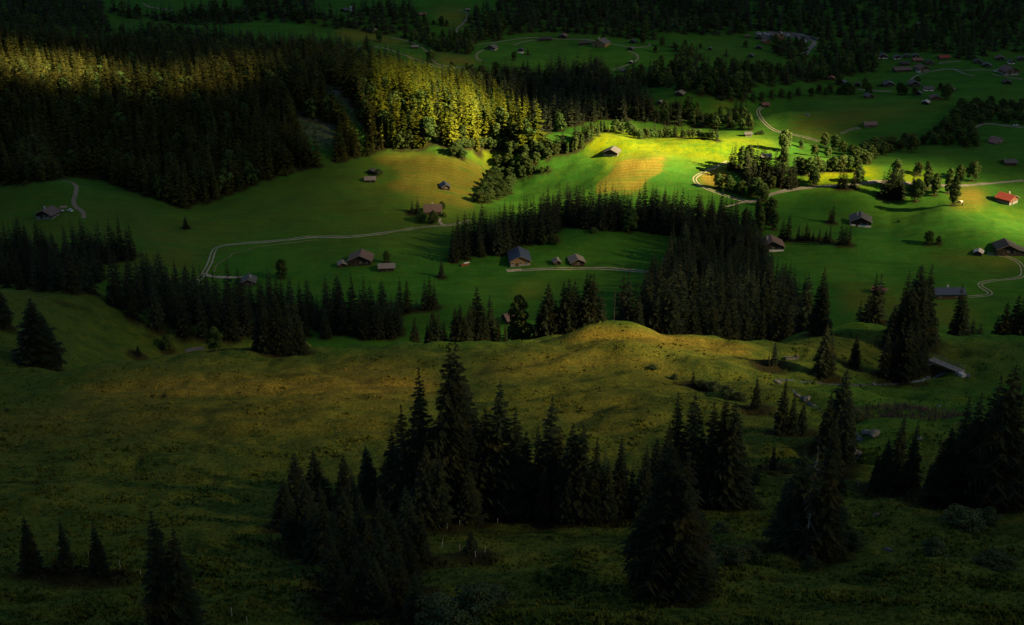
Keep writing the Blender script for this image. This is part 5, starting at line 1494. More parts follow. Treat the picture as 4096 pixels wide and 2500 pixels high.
def car_meshes(van=False):
    prof = [(-2.1, .35), (-2.15, .75), (-1.95, 1.0), (-1.2, 1.05)] if not van else [(-2.3, .35), (-2.35, .9), (-2.3, 1.2), (-2.2, 1.3)]
    hood = [(0.9, 1.0), (1.95, .88), (2.1, .6), (2.1, .35)] if not van else [(1.5, 1.15), (2.2, .95), (2.35, .6), (2.35, .35)]
    pr = prof + hood
    mb = MB(); n = len(pr)
    L = [(-0.86, p[0], p[1]) for p in pr]; R = [(0.86, p[0], p[1]) for p in pr]
    mb.poly(L); mb.poly(R[::-1])
    for i in range(n):
        j = (i + 1) % n
        mb.quad(L[j], L[i], R[i], R[j])
    body = mb
    mb = MB()
    if van: lo = [(-2.25, 1.15), (1.45, 1.1)]; hi = [(-2.2, 2.05), (0.75, 2.05)]
    else: lo = [(-1.75, 1.0), (0.95, 0.98)]; hi = [(-1.2, 1.48), (0.15, 1.50)]
    p = [(-.82, lo[0][0], lo[0][1]), (.82, lo[0][0], lo[0][1]), (.82, lo[1][0], lo[1][1]), (-.82, lo[1][0], lo[1][1])]
    q = [(-.68, hi[0][0], hi[0][1]), (.68, hi[0][0], hi[0][1]), (.68, hi[1][0], hi[1][1]), (-.68, hi[1][0], hi[1][1])]
    mb.hexa(p + q); glass = mb
    mb = MB()
    q0 = [(k[0] * 1.02, k[1] * 1.0, k[2] + 0.002) for k in q]; mb.hexa(q0 + [(k[0] * 0.96, k[1] * 0.97, k[2] + 0.07) for k in q0]); roof = mb
    return body, glass, roof


CARM = {v: car_meshes(v) for v in (False, True)}
WHEEL = MB(); WHEEL.tube((-0.1, 0, 0), (0.1, 0, 0), 0.33, 0.33, 14); WHEEL.f.append(tuple(range(13, -1, -1))); WHEEL.m.append(0)
WHEEL_ME = WHEEL.mesh('wheel', [M_RUBBER])


def car(tagc, px, py, head, paint, label, group=None, van=False, name='parked_car', dx=0, dz=0.0):
    x, y, z = hit1(*P(tagc, px, py))
    r = empty(name, (x, y, z + dz), radians(head))
    body, glass, roof = CARM[van]
    add('body', body.mesh('body', [M_PAINT[paint]]), r)
    add('windows', glass.mesh('windows', [M_GLASS]), r)
    add('roof', roof.mesh('roof', [M_PAINT[paint]]), r)
    for sx in (-0.8, 0.8):
        for sy in (-1.35, 1.35):
            w = add('wheel', WHEEL_ME, r); w.location = (sx, sy, 0.33)
    tag(r, label, 'van' if van else 'car', group)
    return r


car('C4', 504, 262, 60, 'white', 'white car parked on the grass near the brown hillside barn')
car('A4', 2390, 1135, 80, 'silver', 'silver car driving on the narrow lane past the large copse')
car('A4', 1515, 655, 70, 'white', 'white car parked before the chalet at the village road bend')
car('A2', 2136, 670, 90, 'dark', 'dark car on the farm lane junction', )
car('A4', 2215, 645, 80, 'white', 'white car beside the pale ramp near the large chalet')
car('A4', 342, 326, 20, 'white', 'white van in the middle of the car park', van=True, name='parked_van')
car('A4', 75, 306, 40, 'white', 'white van at the outer end of the car park', van=True, name='parked_van')
GCP = 'cars standing in the car park'
for k, (cx_, cy_, pc, lb) in enumerate([
        (130, 306, 'white', 'white car next to the van at the outer end of the car park'), (166, 317, 'white', 'white car of the close pair before the inn'),
        (190, 315, 'grey', 'grey car of the close pair before the inn'), (276, 298, 'white', 'white car at the far rim of the car park behind the inn'),
        (262, 296, 'dark', 'dark car at the far rim of the car park behind the inn'), (396, 329, 'dark', 'dark car alone right of the white van'), (474, 326, 'silver', 'silver car in the bend of the car park'),
        (486, 342, 'dark', 'dark car below the silver one in the bend of the car park'), (484, 371, 'white', 'white car of the pair below the car park bend'), (494, 378, 'silver', 'silver car of the pair below the car park bend'),
        (580, 354, 'dark', 'dark car where the road leaves the car park'), (556, 343, 'dark', 'dark car close to the road leaving the car park')]):
    car('A4', cx_, cy_, 20 + 37 * (k % 3), pc, lb, GCP)

# flat trailer with timber beside the white car
x, y, z = hit1(*P('C4', 440, 264))
t = empty('farm_trailer', (x, y, z), radians(70))
mb = MB(); mb.box(-0.95, 0.95, -2.0, 2.0, 0.7, 0.85); mb.box(-0.04, 0.04, 2.0, 3.1, 0.68, 0.76)
add('bed', mb.mesh('bed', [M_FRAME]), t)
for sx in (-0.85, 0.85):
    w = add('wheel', WHEEL_ME, t); w.location = (sx, -0.3, 0.33)
mb = MB(); mb.box(-0.9, 0.9, 1.9, 1.96, 0.85, 1.4); add('headboard', mb.mesh('headboard', [M_FRAME]), t)
tag(t, 'pale flat farm trailer parked next to the white car', 'trailer')
# stacked logs
M_LOG = simple('log_wood', (0.20, 0.14, 0.09), (0.36, 0.27, 0.18), 2.0, (1, 1, 1))
x, y, z = hit1(*P('C4', 458, 236))
mb = MB(); rr = random.Random(4)
for lay in range(3):
    for k in range(7 - lay):
        yy = -1.1 + 0.34 * k + 0.17 * lay
        mb.tube((-2.0 - rr.uniform(0, .4), yy, 0.18 + lay * 0.30), (2.1 + rr.uniform(0, .5), yy, 0.18 + lay * 0.30), 0.17, 0.16, 8)
        mb.f.append(tuple(range(len(mb.v) - 9, len(mb.v) - 17, -1))); mb.m.append(0)
o = add('log_pile', mb.mesh('log_pile', [M_LOG])); o.location = (x, y, z); o.rotation_euler = (0, 0, radians(12))
tag(o, 'pile of pale logs on the grass behind the white car', 'log pile')
# stacked boards under a pale cover on the meadow
x, y, z = hit1(*P('C5', 890, 652)); 
t = empty('board_stack', (x, y, z - 0.1), radians(32))
mb = MB()
for k in range(5): mb.box(-2.7 + 0.05 * (k % 2), 2.7 - 0.06 * (k % 3), -0.6, 0.6 - 0.04 * (k % 2), -0.3 + 0.34 * k, 0.0 + 0.34 * k)
add('boards', mb.mesh('boards', [WALL['red']]), t)
mb = MB(); mb.box(-0.5, 2.9, -0.75, 0.75, 1.42, 1.52); add('cover', mb.mesh('cover', [M_WHITE]), t)
tag(t, 'red-brown stack of boards with pale cover at the end of the spruce belt', 'board stack')


# ------------------------------------------------------------------ bridge, trough, posts, rocks
x, y, z = hit1(*P('D3', 1318, 225))
xl, yl, zl = hit1(*P('D3', 1242, 190)); xr, yr, zr = hit1(*P('D3', 1398, 238))
ang = math.atan2(yr - yl, xr - xl)
Lb = math.hypot(xr - xl, yr - yl)
Lb = min(max(Lb, 8.5), 11.0)
bx, by = (xl + xr) / 2, (yl + yr) / 2
br = empty('foot_bridge', (bx, by, max(zl, zr) + 0.35), ang)
hb = Lb / 2
M_PLANK = striped('bridge_planks', (0.17, 0.15, 0.15), (0.25, 0.22, 0.215), (0.11, 0.095, 0.095), (1, 0, 0), 1.2)
M_STEEL = simple('railing_steel', (0.14, 0.15, 0.16), (0.20, 0.21, 0.22), 2.0, rough=0.5, spec=0.4)
mb = MB(); mb.box(-hb, hb, -1.15, 1.15, -0.16, 0.0); add('deck', mb.mesh('deck', [M_PLANK]), br)
mb = MB()
for yy in (-0.85, 0.75): mb.box(-hb, hb, yy, yy + 0.12, -0.5, -0.163)
add('girder', mb.mesh('girder', [M_STEEL]), br)
for yy in (-1.1, 1.1):
    mb = MB()
    for k in range(6):
        xx = -hb + 0.15 + (Lb - 0.3) * k / 5
        mb.tube((xx, yy, -0.1), (xx, yy, 1.05), 0.035, 0.035, 6)
    for zz in (0.55, 1.05): mb.tube((-hb, yy, zz), (hb, yy, zz), 0.03, 0.03, 6)
    add('railing', mb.mesh('railing', [M_STEEL]), br)
for xx in (-hb + 0.1, hb - 0.5):
    mb = MB(); mb.box(xx - 0.35, xx + 0.75, -1.35, 1.35, -2.2, -0.165); add('abutment', mb.mesh('abutment', [M_STONE]), br)
tag(br, 'plank footbridge with steel railings over the stream', 'footbridge')
x, y, z = hit1(*P('D3', 1401, 258))
mb = MB(); mb.box(-0.55, 0.55, -0.7, 0.7, -0.4, 0.75); mb.box(-0.62, 0.62, -0.78, 0.78, 0.753, 0.86)
o = add('concrete_box', mb.mesh('concrete_box', [M_CHIM])); o.location = (x, y, z); o.rotation_euler = (0, 0, 0.3)
tag(o, 'pale concrete box at the near end of the footbridge', 'concrete box')
# wooden trough
x, y, z = hit1(*P('D3', 545, 172))
t = empty('wooden_trough', (x, y, z), 0.15)
mb = MB()
mb.box(-1.3, 1.3, -0.45, -0.37, 0.05, 0.6); mb.box(-1.3, 1.3, 0.37, 0.45, 0.05, 0.6); mb.box(-1.38, -1.3, -0.48, 0.48, 0.0, 0.62); mb.box(1.3, 1.38, -0.48, 0.48, 0.0, 0.62); mb.box(-1.3, 1.3, -0.37, 0.37, -0.3, 0.12)
add('basin', mb.mesh('basin', [WALL['grey']]), t)
mb = MB(); mb.box(-1.296, 1.296, -0.366, 0.366, 0.38, 0.44); add('water', mb.mesh('water', [M_GLASS]), t)
mb = MB(); mb.tube((1.7, 0, -0.4), (1.7, 0, 1.1), 0.09, 0.08, 8); mb.tube((1.7, 0, 0.95), (1.2, 0, 0.9), 0.04, 0.04, 6); add('spout', mb.mesh('spout', [M_TRIM]), t)
tag(t, 'pale wooden water trough on the brow beside slim spruces', 'water trough')

# fence posts
M_POST = simple('pale_post', (0.34, 0.32, 0.27), (0.48, 0.45, 0.39), 5.0)
POSTS = [('D1', 302, 1144, 0.95, 'thin pale fence post between the two ragged spruces', None), ('D1', 445, 1165, 1.0, 'pale fence post just before the slender spruce of the three', None),
         ('D1', 603, 1217, 1.1, 'pale fence post halfway between slender spruce and broad dark spruce', None), ('D1', 708, 1266, 1.2, 'pale fence post touching the broad dark spruce', None),
         ('D1', 1163, 1462, 1.2, 'pale fence post at the lower side of the broad dark spruce', None), ('D1', 1240, 1502, 1.0, 'pale fence post cut by the bottom of the picture', None),
         ('D2', 530, 1026, 1.0, 'pale fence post beside the olive spruce', None), ('D2', 593, 1005, 0.9, 'pale fence post, second in the row from the olive spruce', None),
         ('D2', 637, 990, 0.8, 'faint fence post, third in the row from the olive spruce', None), ('D2', 783, 993, 0.8, 'faint fence post alone under the low dark row', None),
         ('D2', 502, 1116, 1.3, 'tilted bright white fence post below the olive spruce', 9), ('D2', 593, 1130, 0.9, 'short fence post behind the small bushy spruce', None),
         ('D2', 671, 1166, 1.0, 'fence post in front of the small bushy spruce', None), ('D2', 718, 1140, 1.0, 'tilted white fence post on the open side of the small bushy spruce', 7),
         ('D3', 136, 912, 1.2, 'fence post at the foot of the black gully spruces', None), ('D3', 264, 922, 1.0, 'fence post on the grassy lip beyond the black gully spruces', None),
         ('D3', 805, 832, 1.1, 'greenish pale fence post below the stream rocks', None), ('D3', 880, 806, 0.8, 'fence post on the mound below the stream rocks', None),
         ('D3', 1162, 742, 0.9, 'fence post between mound spruces and dark grove', None)]
for (tg, a_, b_, h_, lb, tilt) in POSTS:
    x, y, z = hit1(*P(tg, a_, b_))
    mb = MB(); mb.tube((0, 0, -0.4), (0, 0, h_ * 0.96), 0.036, 0.032, 7); mb.tube((0, 0, h_ * 0.96), (0, 0, h_), 0.032, 0.015, 7)
    o = add('fence_post', mb.mesh('fence_post', [M_POST])); o.location = (x, y, z)
    if tilt: o.rotation_euler = (0, radians(tilt), 0)
    tag(o, lb, 'fence post', 'fence posts on the grassy hill')


def rock_mesh(seed, s):
    r = np.random.default_rng(seed)
    import bmesh
    bm = bmesh.new(); bmesh.ops.create_icosphere(bm, subdivisions=3, radius=1.0)
    me = bpy.data.meshes.new('rock')
    pl = [(r.normal(size=3), r.uniform(0.55, 0.9)) for _ in range(9)]
    for vv in bm.verts:
        p = np.array(vv.co)
        for nrm, d in pl:
            n_ = nrm / np.linalg.norm(nrm); k = p @ n_ - d
            if k > 0: p = p - n_ * k
        p = p * (1 + 0.05 * fbm(np.array([p[0] * 3]), np.array([p[1] * 3 + p[2] * 2]), 3, seed)[0])
        vv.co = p * np.array((1.0, 0.8, 0.62)) * s
    bm.to_mesh(me); bm.free()
    return me


M_ROCK = simple('grey_rock', (0.06, 0.058, 0.055), (0.15, 0.142, 0.135), 1.4, bmp=0.8, dist=0.15)
M_PALEROCK = simple('pale_rock', (0.42, 0.38, 0.32), (0.60, 0.55, 0.47), 1.2, bmp=0.8, dist=0.15)
RG = 'rocks along the stream'
ROCKS = [('D3', 470, 285, 0.9, 'flat grey rock where the stream leaves the brow'), ('D3', 490, 292, 0.6, 'small grey rock beside the flat one on the brow'), ('D3', 575, 352, 0.7, 'grey rock in the upper stream bend'),
         ('D3', 625, 372, 1.0, 'pale wide rock by the stream pool'), ('D3', 655, 405, 0.6, 'small rock below the stream pool'), ('D3', 860, 560, 0.9, 'grey rock at the edge of the stony bank'),
         ('D3', 890, 572, 0.8, 'second grey rock of the stony bank'), ('D3', 925, 545, 1.1, 'dark rounded boulder on the stony bank'), ('D3', 965, 548, 1.2, 'biggest dark boulder on the stony bank beside the spruces'),
         ('D3', 850, 635, 1.0, 'pale rock below the stony bank'), ('D3', 880, 645, 0.7, 'smaller pale rock below the stony bank'), ('D3', 1185, 570, 0.9, 'lone grey rock on the grass beside the mound spruces'),
         ('D3', 1230, 268, 0.7, 'rock under the footbridge outflow'), ('D3', 1200, 285, 0.6, 'small rock downstream of the footbridge'), ('D3', 960, 298, 0.7, 'rock on the bank between crest spruces and footbridge'),
         ('D3', 972, 952, 0.6, 'small pale stone on the grassy slope'), ('D3', 1032, 1132, 0.6, 'flat pale stone in the lower grass'), ('D3', 1285, 408, 0.5, 'small stone beside the pink flowers'), ('D3', 1430, 258, 1.0, 'gravelly rock beside the concrete box')]
for k, (tg, a_, b_, s_, lb) in enumerate(ROCKS):
    x, y, z = hit1(*P(tg, a_, b_))
    me = rock_mesh(k, s_); me.materials.append(M_ROCK)
    o = add('rock', me); o.location = (x, y, z + s_ * 0.1); o.rotation_euler = (0, 0, k * 1.3)
    tag(o, lb, 'rock', RG)
x, y, z = hit1(*P('B2', 1565, 1275))
me = rock_mesh(77, 1.9); me.materials.append(M_PALEROCK); o = add('boulder', me); o.location = (x, y, z + 0.6); tag(o, 'bright cream boulder on the ochre bank', 'boulder')
x, y, z = hit1(*P('B2', 1592, 1318)); mb = MB(); mb.tube((0, 0, -0.5), (0.1, 0, 1.9), 0.5, 0.36, 9)
o = add('tree_stump', mb.mesh('tree_stump', [M_BARK])); o.location = (x, y, z); tag(o, 'dark tree stump just below the cream boulder', 'stump')
x, y, z = hit1(*P('B1', 1515, 214)); me = rock_mesh(91, 2.2); me.materials.append(M_ROCK); o = add('boulder', me); o.location = (x, y, z + 0.2); tag(o, 'grey-green boulder lying in the open pasture near the two-rut track', 'boulder')

# dead snag by the long wood
x, y, z = at_depth(*[P('C5', 1949, 900)[0], 342]); h = height_to(x, y, z, P('C5', 1949, 812)[1])
mb = MB(); mb.tube((0, 0, -0.6), (0.1, 0, h), 0.22, 0.04, 7)
t = empty('dead_tree', (x, y, z)); add('trunk', mb.mesh('trunk', [M_BARK]), t)
mb = MB(); rr = random.Random(3)
for k in range(16):
    zz = h * (0.25 + 0.045 * k); an = rr.uniform(0, 6.28); l = rr.uniform(0.5, 1.3) * (1.1 - zz / h * 0.7)
    mb.tube((0.1 * zz / h, 0, zz), (l * cos(an), l * sin(an), zz - 0.25 * l), 0.045, 0.012, 4)
add('branches', mb.mesh('branches', [M_BARK]), t)
tag(t, 'bare dead spruce pole beside the start of the long wood', 'dead tree')

# ------------------------------------------------------------------ shrubs on the hill
def bush(tagc, px, py, wpx, hpx, label, group=None, name='shrub', n=1, flat=1.0, mat=None):
    u, v = P(tagc, px, py); x, y, z = hit1(u, v); Z = float(proj(x, y, z)[2])
    w = wpx / CROPS[tagc][2] * Z / F; h = hpx / CROPS[tagc][2] * Z / F
    cm, tm, H = random.choice(LEAFY['bush'])
    r = empty(name, (x, y, z - 0.1), random.uniform(0, 6.28)); r.scale = (w / 5.4, w / 5.4, h / 4.2)
    if mat is not None: cm = cm.copy(); cm.materials[0] = mat
    add('crown', cm, r); add('stem', tm, r); tag(r, label, 'shrub', group)


bush('D2', 480, 1480, 300, 130, 'big grey-green willow bush at the bottom edge below the thicket')
bush('D2', 660, 1440, 330, 150, 'widest grey-green willow bush, rounded, at the bottom edge')
bush('D2', 780, 1400, 180, 110, 'small willow bush at the outer end of the willow thicket')
bush('D2', 560, 1560, 320, 150, 'willow bush cut by the bottom edge of the picture')
bush('D2', 1565, 220, 60, 26, 'small dark shrub on the ochre brow of the hill')
bush('D2', 1668, 272, 50, 34, 'second small dark shrub lower on the ochre brow')
bush('D1', 765, 362, 22, 18, 'tiny shrub of the close pair on the dry meadow'); bush('D1', 825, 362, 30, 24, 'slightly bigger shrub of the close pair on the dry meadow')
bush('D1', 38, 430, 28, 18, 'tiny dark shrub at the picture edge of the dry meadow')
for k, (a_, b_, w_, h_) in enumerate([(95, 315, 80, 45), (160, 330, 100, 55), (225, 355, 100, 60), (285, 385, 90, 55)]):
    bush('D3', a_, b_, w_, h_, 'low alder shrub in the strip running down the ochre brow', 'alder strip on the ochre brow')
for k, (a_, b_, w_, h_, lb) in enumerate([(250, 1200, 190, 110, 'wide dark bush beside the scree of the gully'), (330, 1180, 150, 90, 'dark bush behind the wide one beside the scree'), (800, 1020, 130, 130, 'tall leafy bush right of the bare-trunked spruce'),
                                          (850, 1130, 160, 120, 'dark bush below the tall leafy one by the bare-trunked spruce'), (1400, 1000, 240, 100, 'broad brownish bush on the mound of the lower slope'), (1260, 1160, 170, 110, 'dark bush in the lower slope hollow'),
                                          (1520, 985, 180, 80, 'low bush under the dark grove'), (1560, 1200, 260, 80, 'long low bush near the picture edge of the lower slope'), (770, 820, 110, 70, 'green bush between bare-trunked spruce and mound'),
                                          (340, 800, 110, 100, 'light green bush under the black gully spruces'), (350, 910, 110, 60, 'low bush at the grassy lip of the gully'), (640, 1230, 110, 90, 'young bush below the bare-trunked spruce'),
                                          (1150, 860, 90, 50, 'scrubby bush at the end of the mound'), (880, 480, 140, 60, 'thicket bush beside the stony bank'), (200, 1040, 130, 60, 'heathery low bush on the gully lip')]):
    bush('D3', a_, b_, w_, h_, lb)
bush('C2', 268, 1262, 80, 46, 'round bush beside the dark ruinous hut'); 
for k, (a_, b_, w_, h_, lb) in enumerate([(580, 330, 110, 80, 'round bush before the steep brown farmhouse roof'), (665, 350, 90, 100, 'taller bush at the gable of the steep brown farmhouse'), (725, 250, 60, 64, 'round tree behind the steep brown farmhouse'), (740, 300, 60, 30, 'low hedge bush at the farmhouse corner')]):
    bush('C5', a_, b_, w_, h_, lb, name='garden_bush', mat=M_LEAF)
bush('C5', 1460, 495, 90, 70, 'scrub bush at the knoll below the dense spruce belt', mat=M_LEAF); bush('C5', 1540, 490, 110, 60, 'wider scrub bush at the knoll below the dense spruce belt', mat=M_LEAF); bush('C5', 1815, 412, 90, 40, 'low bush under the tall pale trunks of the dense belt', mat=M_LEAF)
bush('B1', 860, 480, 110, 60, 'bush strip between derelict hut and two-rut track', mat=M_LEAF); bush('B1', 800, 490, 40, 50, 'little pointed shrub beside the derelict hut', mat=M_LEAF)
bush('C6', 1560, 340, 30, 16, 'tiny bush on the meadow below the sunlit bank', mat=M_LEAF)

# pink fireweed patch
x, y, z = hit1(*P('D3', 1150, 430))
VV = []; FF = []
rp = np.random.default_rng(5)
for k in range(900):
    a_ = rp.uniform(0, 6.28); q = math.sqrt(rp.random())
    px_ = x + cos(a_) * q * 11.5; py_ = y + sin(a_) * q * 5.0
    zz = float(hf(np.array([px_]), np.array([py_]))[0]); hh = rp.uniform(0.7, 1.3); ang_ = rp.uniform(0, 3.14)
    c_, s_ = cos(ang_) * 0.10, sin(ang_) * 0.10
    n = len(VV); VV += [(px_ - c_, py_ - s_, zz), (px_ + c_, py_ + s_, zz), (px_ + rp.normal() * 0.08, py_, zz + hh)]; FF.append((n, n + 1, n + 2))
M_PINK = foliage('fireweed', (0.045, 0.034, 0.036), (0.085, 0.052, 0.058), False, (0.03, 0.05, 0.012))
o = add('flowers', mesh_np('flowers', np.array(VV), np.array(FF), [M_PINK])); tag(o, 'patch of dull pink fireweed on the stream meadow', 'flowers', kind='stuff')


# needle litter on the forest floor, where the trees stand
for (tx_, ty_, tr_) in FLOOR:
    j0, j1 = np.searchsorted(Y_ROW, [ty_ - 2 * tr_, ty_ + 2 * tr_])
    cs = col_scale(np.array([ty_]))[0]
    i0, i1 = np.searchsorted(T_COL, [(tx_ - 2.4 * tr_) / cs, (tx_ + 2.4 * tr_) / cs])
    if j1 <= j0 or i1 <= i0: continue
    d2 = ((XX[j0:j1, i0:i1] - tx_) ** 2 + (YY[j0:j1, i0:i1] - ty_) ** 2) / tr_ ** 2
    A_wood[j0:j1, i0:i1] = np.maximum(A_wood[j0:j1, i0:i1], np.clip(1.35 - d2 * 0.75, 0, 1))
nr, nc = XX.shape
V = np.stack([XX, YY, ZZ], -1).reshape(-1, 3)
ii = np.arange(nr * nc).reshape(nr, nc)
FQ = np.stack([ii[:-1, :-1], ii[:-1, 1:], ii[1:, 1:], ii[1:, :-1]], -1).reshape(-1, 4)
g_me = mesh_np('ground', V, FQ, [M_GRASS], None, True,
               {k: q.ravel() for k, q in G_ATTR.items()})
ground = add('ground', g_me)
tag(ground, 'rolling alpine meadows falling from a grassy hill into the valley', 'ground', kind='structure')



# ------------------------------------------------------------------ tracks, lanes, stream
def gravel(name, ca, cb):
    m, nt, b = nmat(name)
    p = geo_pos(nt)
    n = noise(nt, p, 3.0, 5, 0.65); n2 = noise(nt, p, 0.35, 3)
    c = mixc(nt, ramp(nt, n, 0.35, 0.65), ca, cb)
    c = mixc(nt, math_(nt, 'MULTIPLY', ramp(nt, n2, 0.5, 0.75), 0.6), c, (0.07, 0.085, 0.02))
    nt.links.new(c, b.inputs['Base Color']); bump(nt, b, n, 0.5, 0.06)
    return m


M_GRAVEL = gravel('pale_gravel', (0.22, 0.185, 0.145), (0.33, 0.285, 0.225))
M_ASPH = gravel('lane_surface', (0.125, 0.11, 0.095), (0.19, 0.17, 0.15))
M_PARK = gravel('car_park_asphalt', (0.075, 0.07, 0.07), (0.11, 0.105, 0.10))
M_LANE = gravel('worn_lane', (0.13, 0.11, 0.08), (0.20, 0.17, 0.13))
M_DIRT = gravel('dirt_path', (0.15, 0.11, 0.07), (0.23, 0.17, 0.11))


def smooth_line(pts_img, step=0.9):
    us = np.array([p[0] for p in pts_img]); vs = np.array([p[1] for p in pts_img])
    # densify in the image with a Catmull-Rom curve, then drop onto the ground
    U = []; Vv = []
    n = len(us)
    for i in range(n - 1):
        p0 = max(i - 1, 0); p3 = min(i + 2, n - 1)
        for t in np.linspace(0, 1, 14, endpoint=(i == n - 2)):
            def cr(a):
                return 0.5 * (2 * a[i] + (a[i + 1] - a[p0]) * t + (2 * a[p0] - 5 * a[i] + 4 * a[i + 1] - a[p3]) * t * t + (3 * a[i] - a[p0] - 3 * a[i + 1] + a[p3]) * t ** 3)
            U.append(cr(us)); Vv.append(cr(vs))
    x, y, z = cast(np.array(U), np.array(Vv))
    ok = ~np.isnan(x); x, y = x[ok], y[ok]
    # smooth and resample by length on the ground
    for _ in range(6):
        x[1:-1] = 0.25 * x[:-2] + 0.5 * x[1:-1] + 0.25 * x[2:]; y[1:-1] = 0.25 * y[:-2] + 0.5 * y[1:-1] + 0.25 * y[2:]
    d = np.concatenate([[0], np.cumsum(np.hypot(np.diff(x), np.diff(y)))])
    s = np.arange(0, d[-1], step)
    return np.interp(s, d, x), np.interp(s, d, y)


def strip(name, lines, width, mat, label, rut=None, lift=0.06, cat='track'):
    """a lane as one object; rut = width of each wheel track with grass between them"""
    VV = []; FF = []
    for ln in lines:
        x, y = smooth_line(ln)
        if len(x) < 3: continue
        tx = np.gradient(x); ty = np.gradient(y); l = np.hypot(tx, ty) + 1e-9
        nx, ny = -ty / l, tx / l
        wob = 1 + 0.18 * fbm(np.arange(len(x)) * 0.12, np.zeros(len(x)), 2, 4)
        offs = [(-width / 2, width / 2)] if not rut else [(-width / 2, -width / 2 + rut), (width / 2 - rut, width / 2)]
        for (a, b) in offs:
            m = 4 if not rut else 2
            n0 = len(VV)
            for k in range(m + 1):
                o = (a + (b - a) * k / m)
                px_ = x + nx * o * wob; py_ = y + ny * o * wob
                pz_ = hf(px_, py_) + lift
                VV += list(zip(px_, py_, pz_))
            n = len(x)
            for k in range(m):
                for i in range(n - 1):
                    FF.append((n0 + k * n + i, n0 + k * n + i + 1, n0 + (k + 1) * n + i + 1, n0 + (k + 1) * n + i))
    me = mesh_np(name, np.array(VV), np.array(FF)[:, ::-1].copy(), [mat], None, True)
    o = add(name, me); tag(o, label, cat, kind='structure')
    return o


strip('gravel_track', [PL('C4', [(1395, 800), (1470, 712), (1515, 630), (1545, 545), (1600, 513), (1750, 494), (2000, 474), (2250, 447), (2463, 447)]) + PL('C5', [(120, 440), (300, 420), (560, 378), (700, 367), (800, 358), (930, 328)])],
      3.0, M_GRAVEL, 'two-rut gravel track winding across the valley pasture', 0.85)
strip('gravel_track', [PL('C5', [(745, 365), (712, 345), (705, 310)]), PL('C4', [(1470, 710), (1540, 733), (1700, 738), (1825, 734)])], 2.2, M_GRAVEL, 'short side tracks leaving the valley track to two houses')
strip('gravel_track', [PL('C5', [(1195, 690), (1290, 688), (1420, 680), (1600, 675), (1900, 674), (2080, 688), (2280, 707)])], 3.0, M_GRAVEL, 'two-rut gravel track leading to the blue-roofed barn', 0.9)
strip('gravel_yard', [PL('C5', [(1190, 690), (1240, 688), (1300, 684)])], 4.2, M_GRAVEL, 'pale gravel turning place beside the blue-roofed barn', lift=0.05)
strip('lane', [PL('C5', [(2335, 600), (2368, 640), (2372, 690), (2340, 735), (2290, 725)])], 3.4, M_ASPH, 'grey lane bend at the edge of the long wood')
strip('gravel_track', [PL('C4', [(445, 42), (520, 55), (552, 90), (540, 150), (530, 190), (550, 232), (600, 270), (605, 315)])], 2.8, M_DIRT, 'dirt track curving down the hillside past the parked car')
strip('gravel_track', [PL('B4', [(1800, 690), (1700, 735), (1600, 782), (1450, 845), (1350, 905), (1335, 950), (1375, 1005), (1500, 1070), (1750, 1165), (2000, 1238), (2150, 1262)])], 2.9, M_GRAVEL, 'two-rut track looping round the grove', 0.85)
strip('gravel_track', [PL('B4', [(1760, 1328), (1900, 1295), (2020, 1262), (2170, 1245)])], 2.6, M_GRAVEL, 'short gravel track joining the loop at the junction')
strip('lane', [PL('B1', [(640, 1440), (760, 1425), (960, 1345), (1100, 1300), (1300, 1262), (1600, 1225), (1900, 1205), (2200, 1183), (2464, 1152)]) + PL('B2', [(250, 985), (420, 980), (800, 1003), (1100, 1028), (1580, 1036), (1900, 1010), (2200, 985), (2463, 960)])],
      3.2, M_ASPH, 'narrow lane running past the glowing slope and the ochre bank')
strip('gravel_track', [PL('A4', [(110, 965), (78, 985), (75, 1010), (95, 1060), (160, 1130), (240, 1178), (360, 1205), (500, 1235), (620, 1272)])], 3.0, M_GRAVEL, 'two-rut track descending from the red-brown hut', 0.85)
strip('gravel_track', [PL('A4', [(820, 1205), (900, 1165), (1000, 1148)])], 2.6, M_GRAVEL, 'faint two-rut track to the striped-roof barn', 0.6)
strip('lane', [PL('A4', [(2000, 1165), (2060, 1128), (2140, 1112), (2250, 1124), (2400, 1142), (2480, 1148)])], 3.0, M_ASPH, 'narrow lane with the silver car past the large copse')
strip('farm_lane', [PL('A3', [(0, 410), (200, 380), (380, 371), (560, 386), (750, 386), (950, 402), (1150, 442), (1300, 466), (1420, 462), (1480, 448), (1465, 428)]), PL('A3', [(135, 445), (230, 412), (330, 396), (500, 390)]),
                    PL('A3', [(1265, 502), (1340, 535), (1362, 562), (1345, 595), (1280, 628), (1180, 668), (1095, 688)]), PL('A2', [(2240, 437), (2464, 411)]), PL('A2', [(2300, 490), (2235, 535), (2238, 575), (2285, 600)])],
      1.9, M_LANE, 'pale farm lane through the upper farms')
strip('farm_lane', [PL('A2', [(1060, 460), (1280, 465), (1430, 510), (1600, 572), (1720, 615), (1850, 660), (1980, 690)]), PL('A2', [(1640, 440), (1740, 500), (1790, 580), (1850, 632), (1950, 652), (2040, 662), (2150, 672)]), PL('A2', [(1680, 745), (1850, 738), (1950, 705), (2045, 668)]),
                    PL('A2', [(1390, 370), (1480, 388), (1570, 412), (1640, 440)]), PL('A2', [(2060, 95), (2142, 135), (2112, 220), (2040, 280), (2038, 320)])], 1.9, M_LANE, 'pale forking farm lane on the terraced pastures')
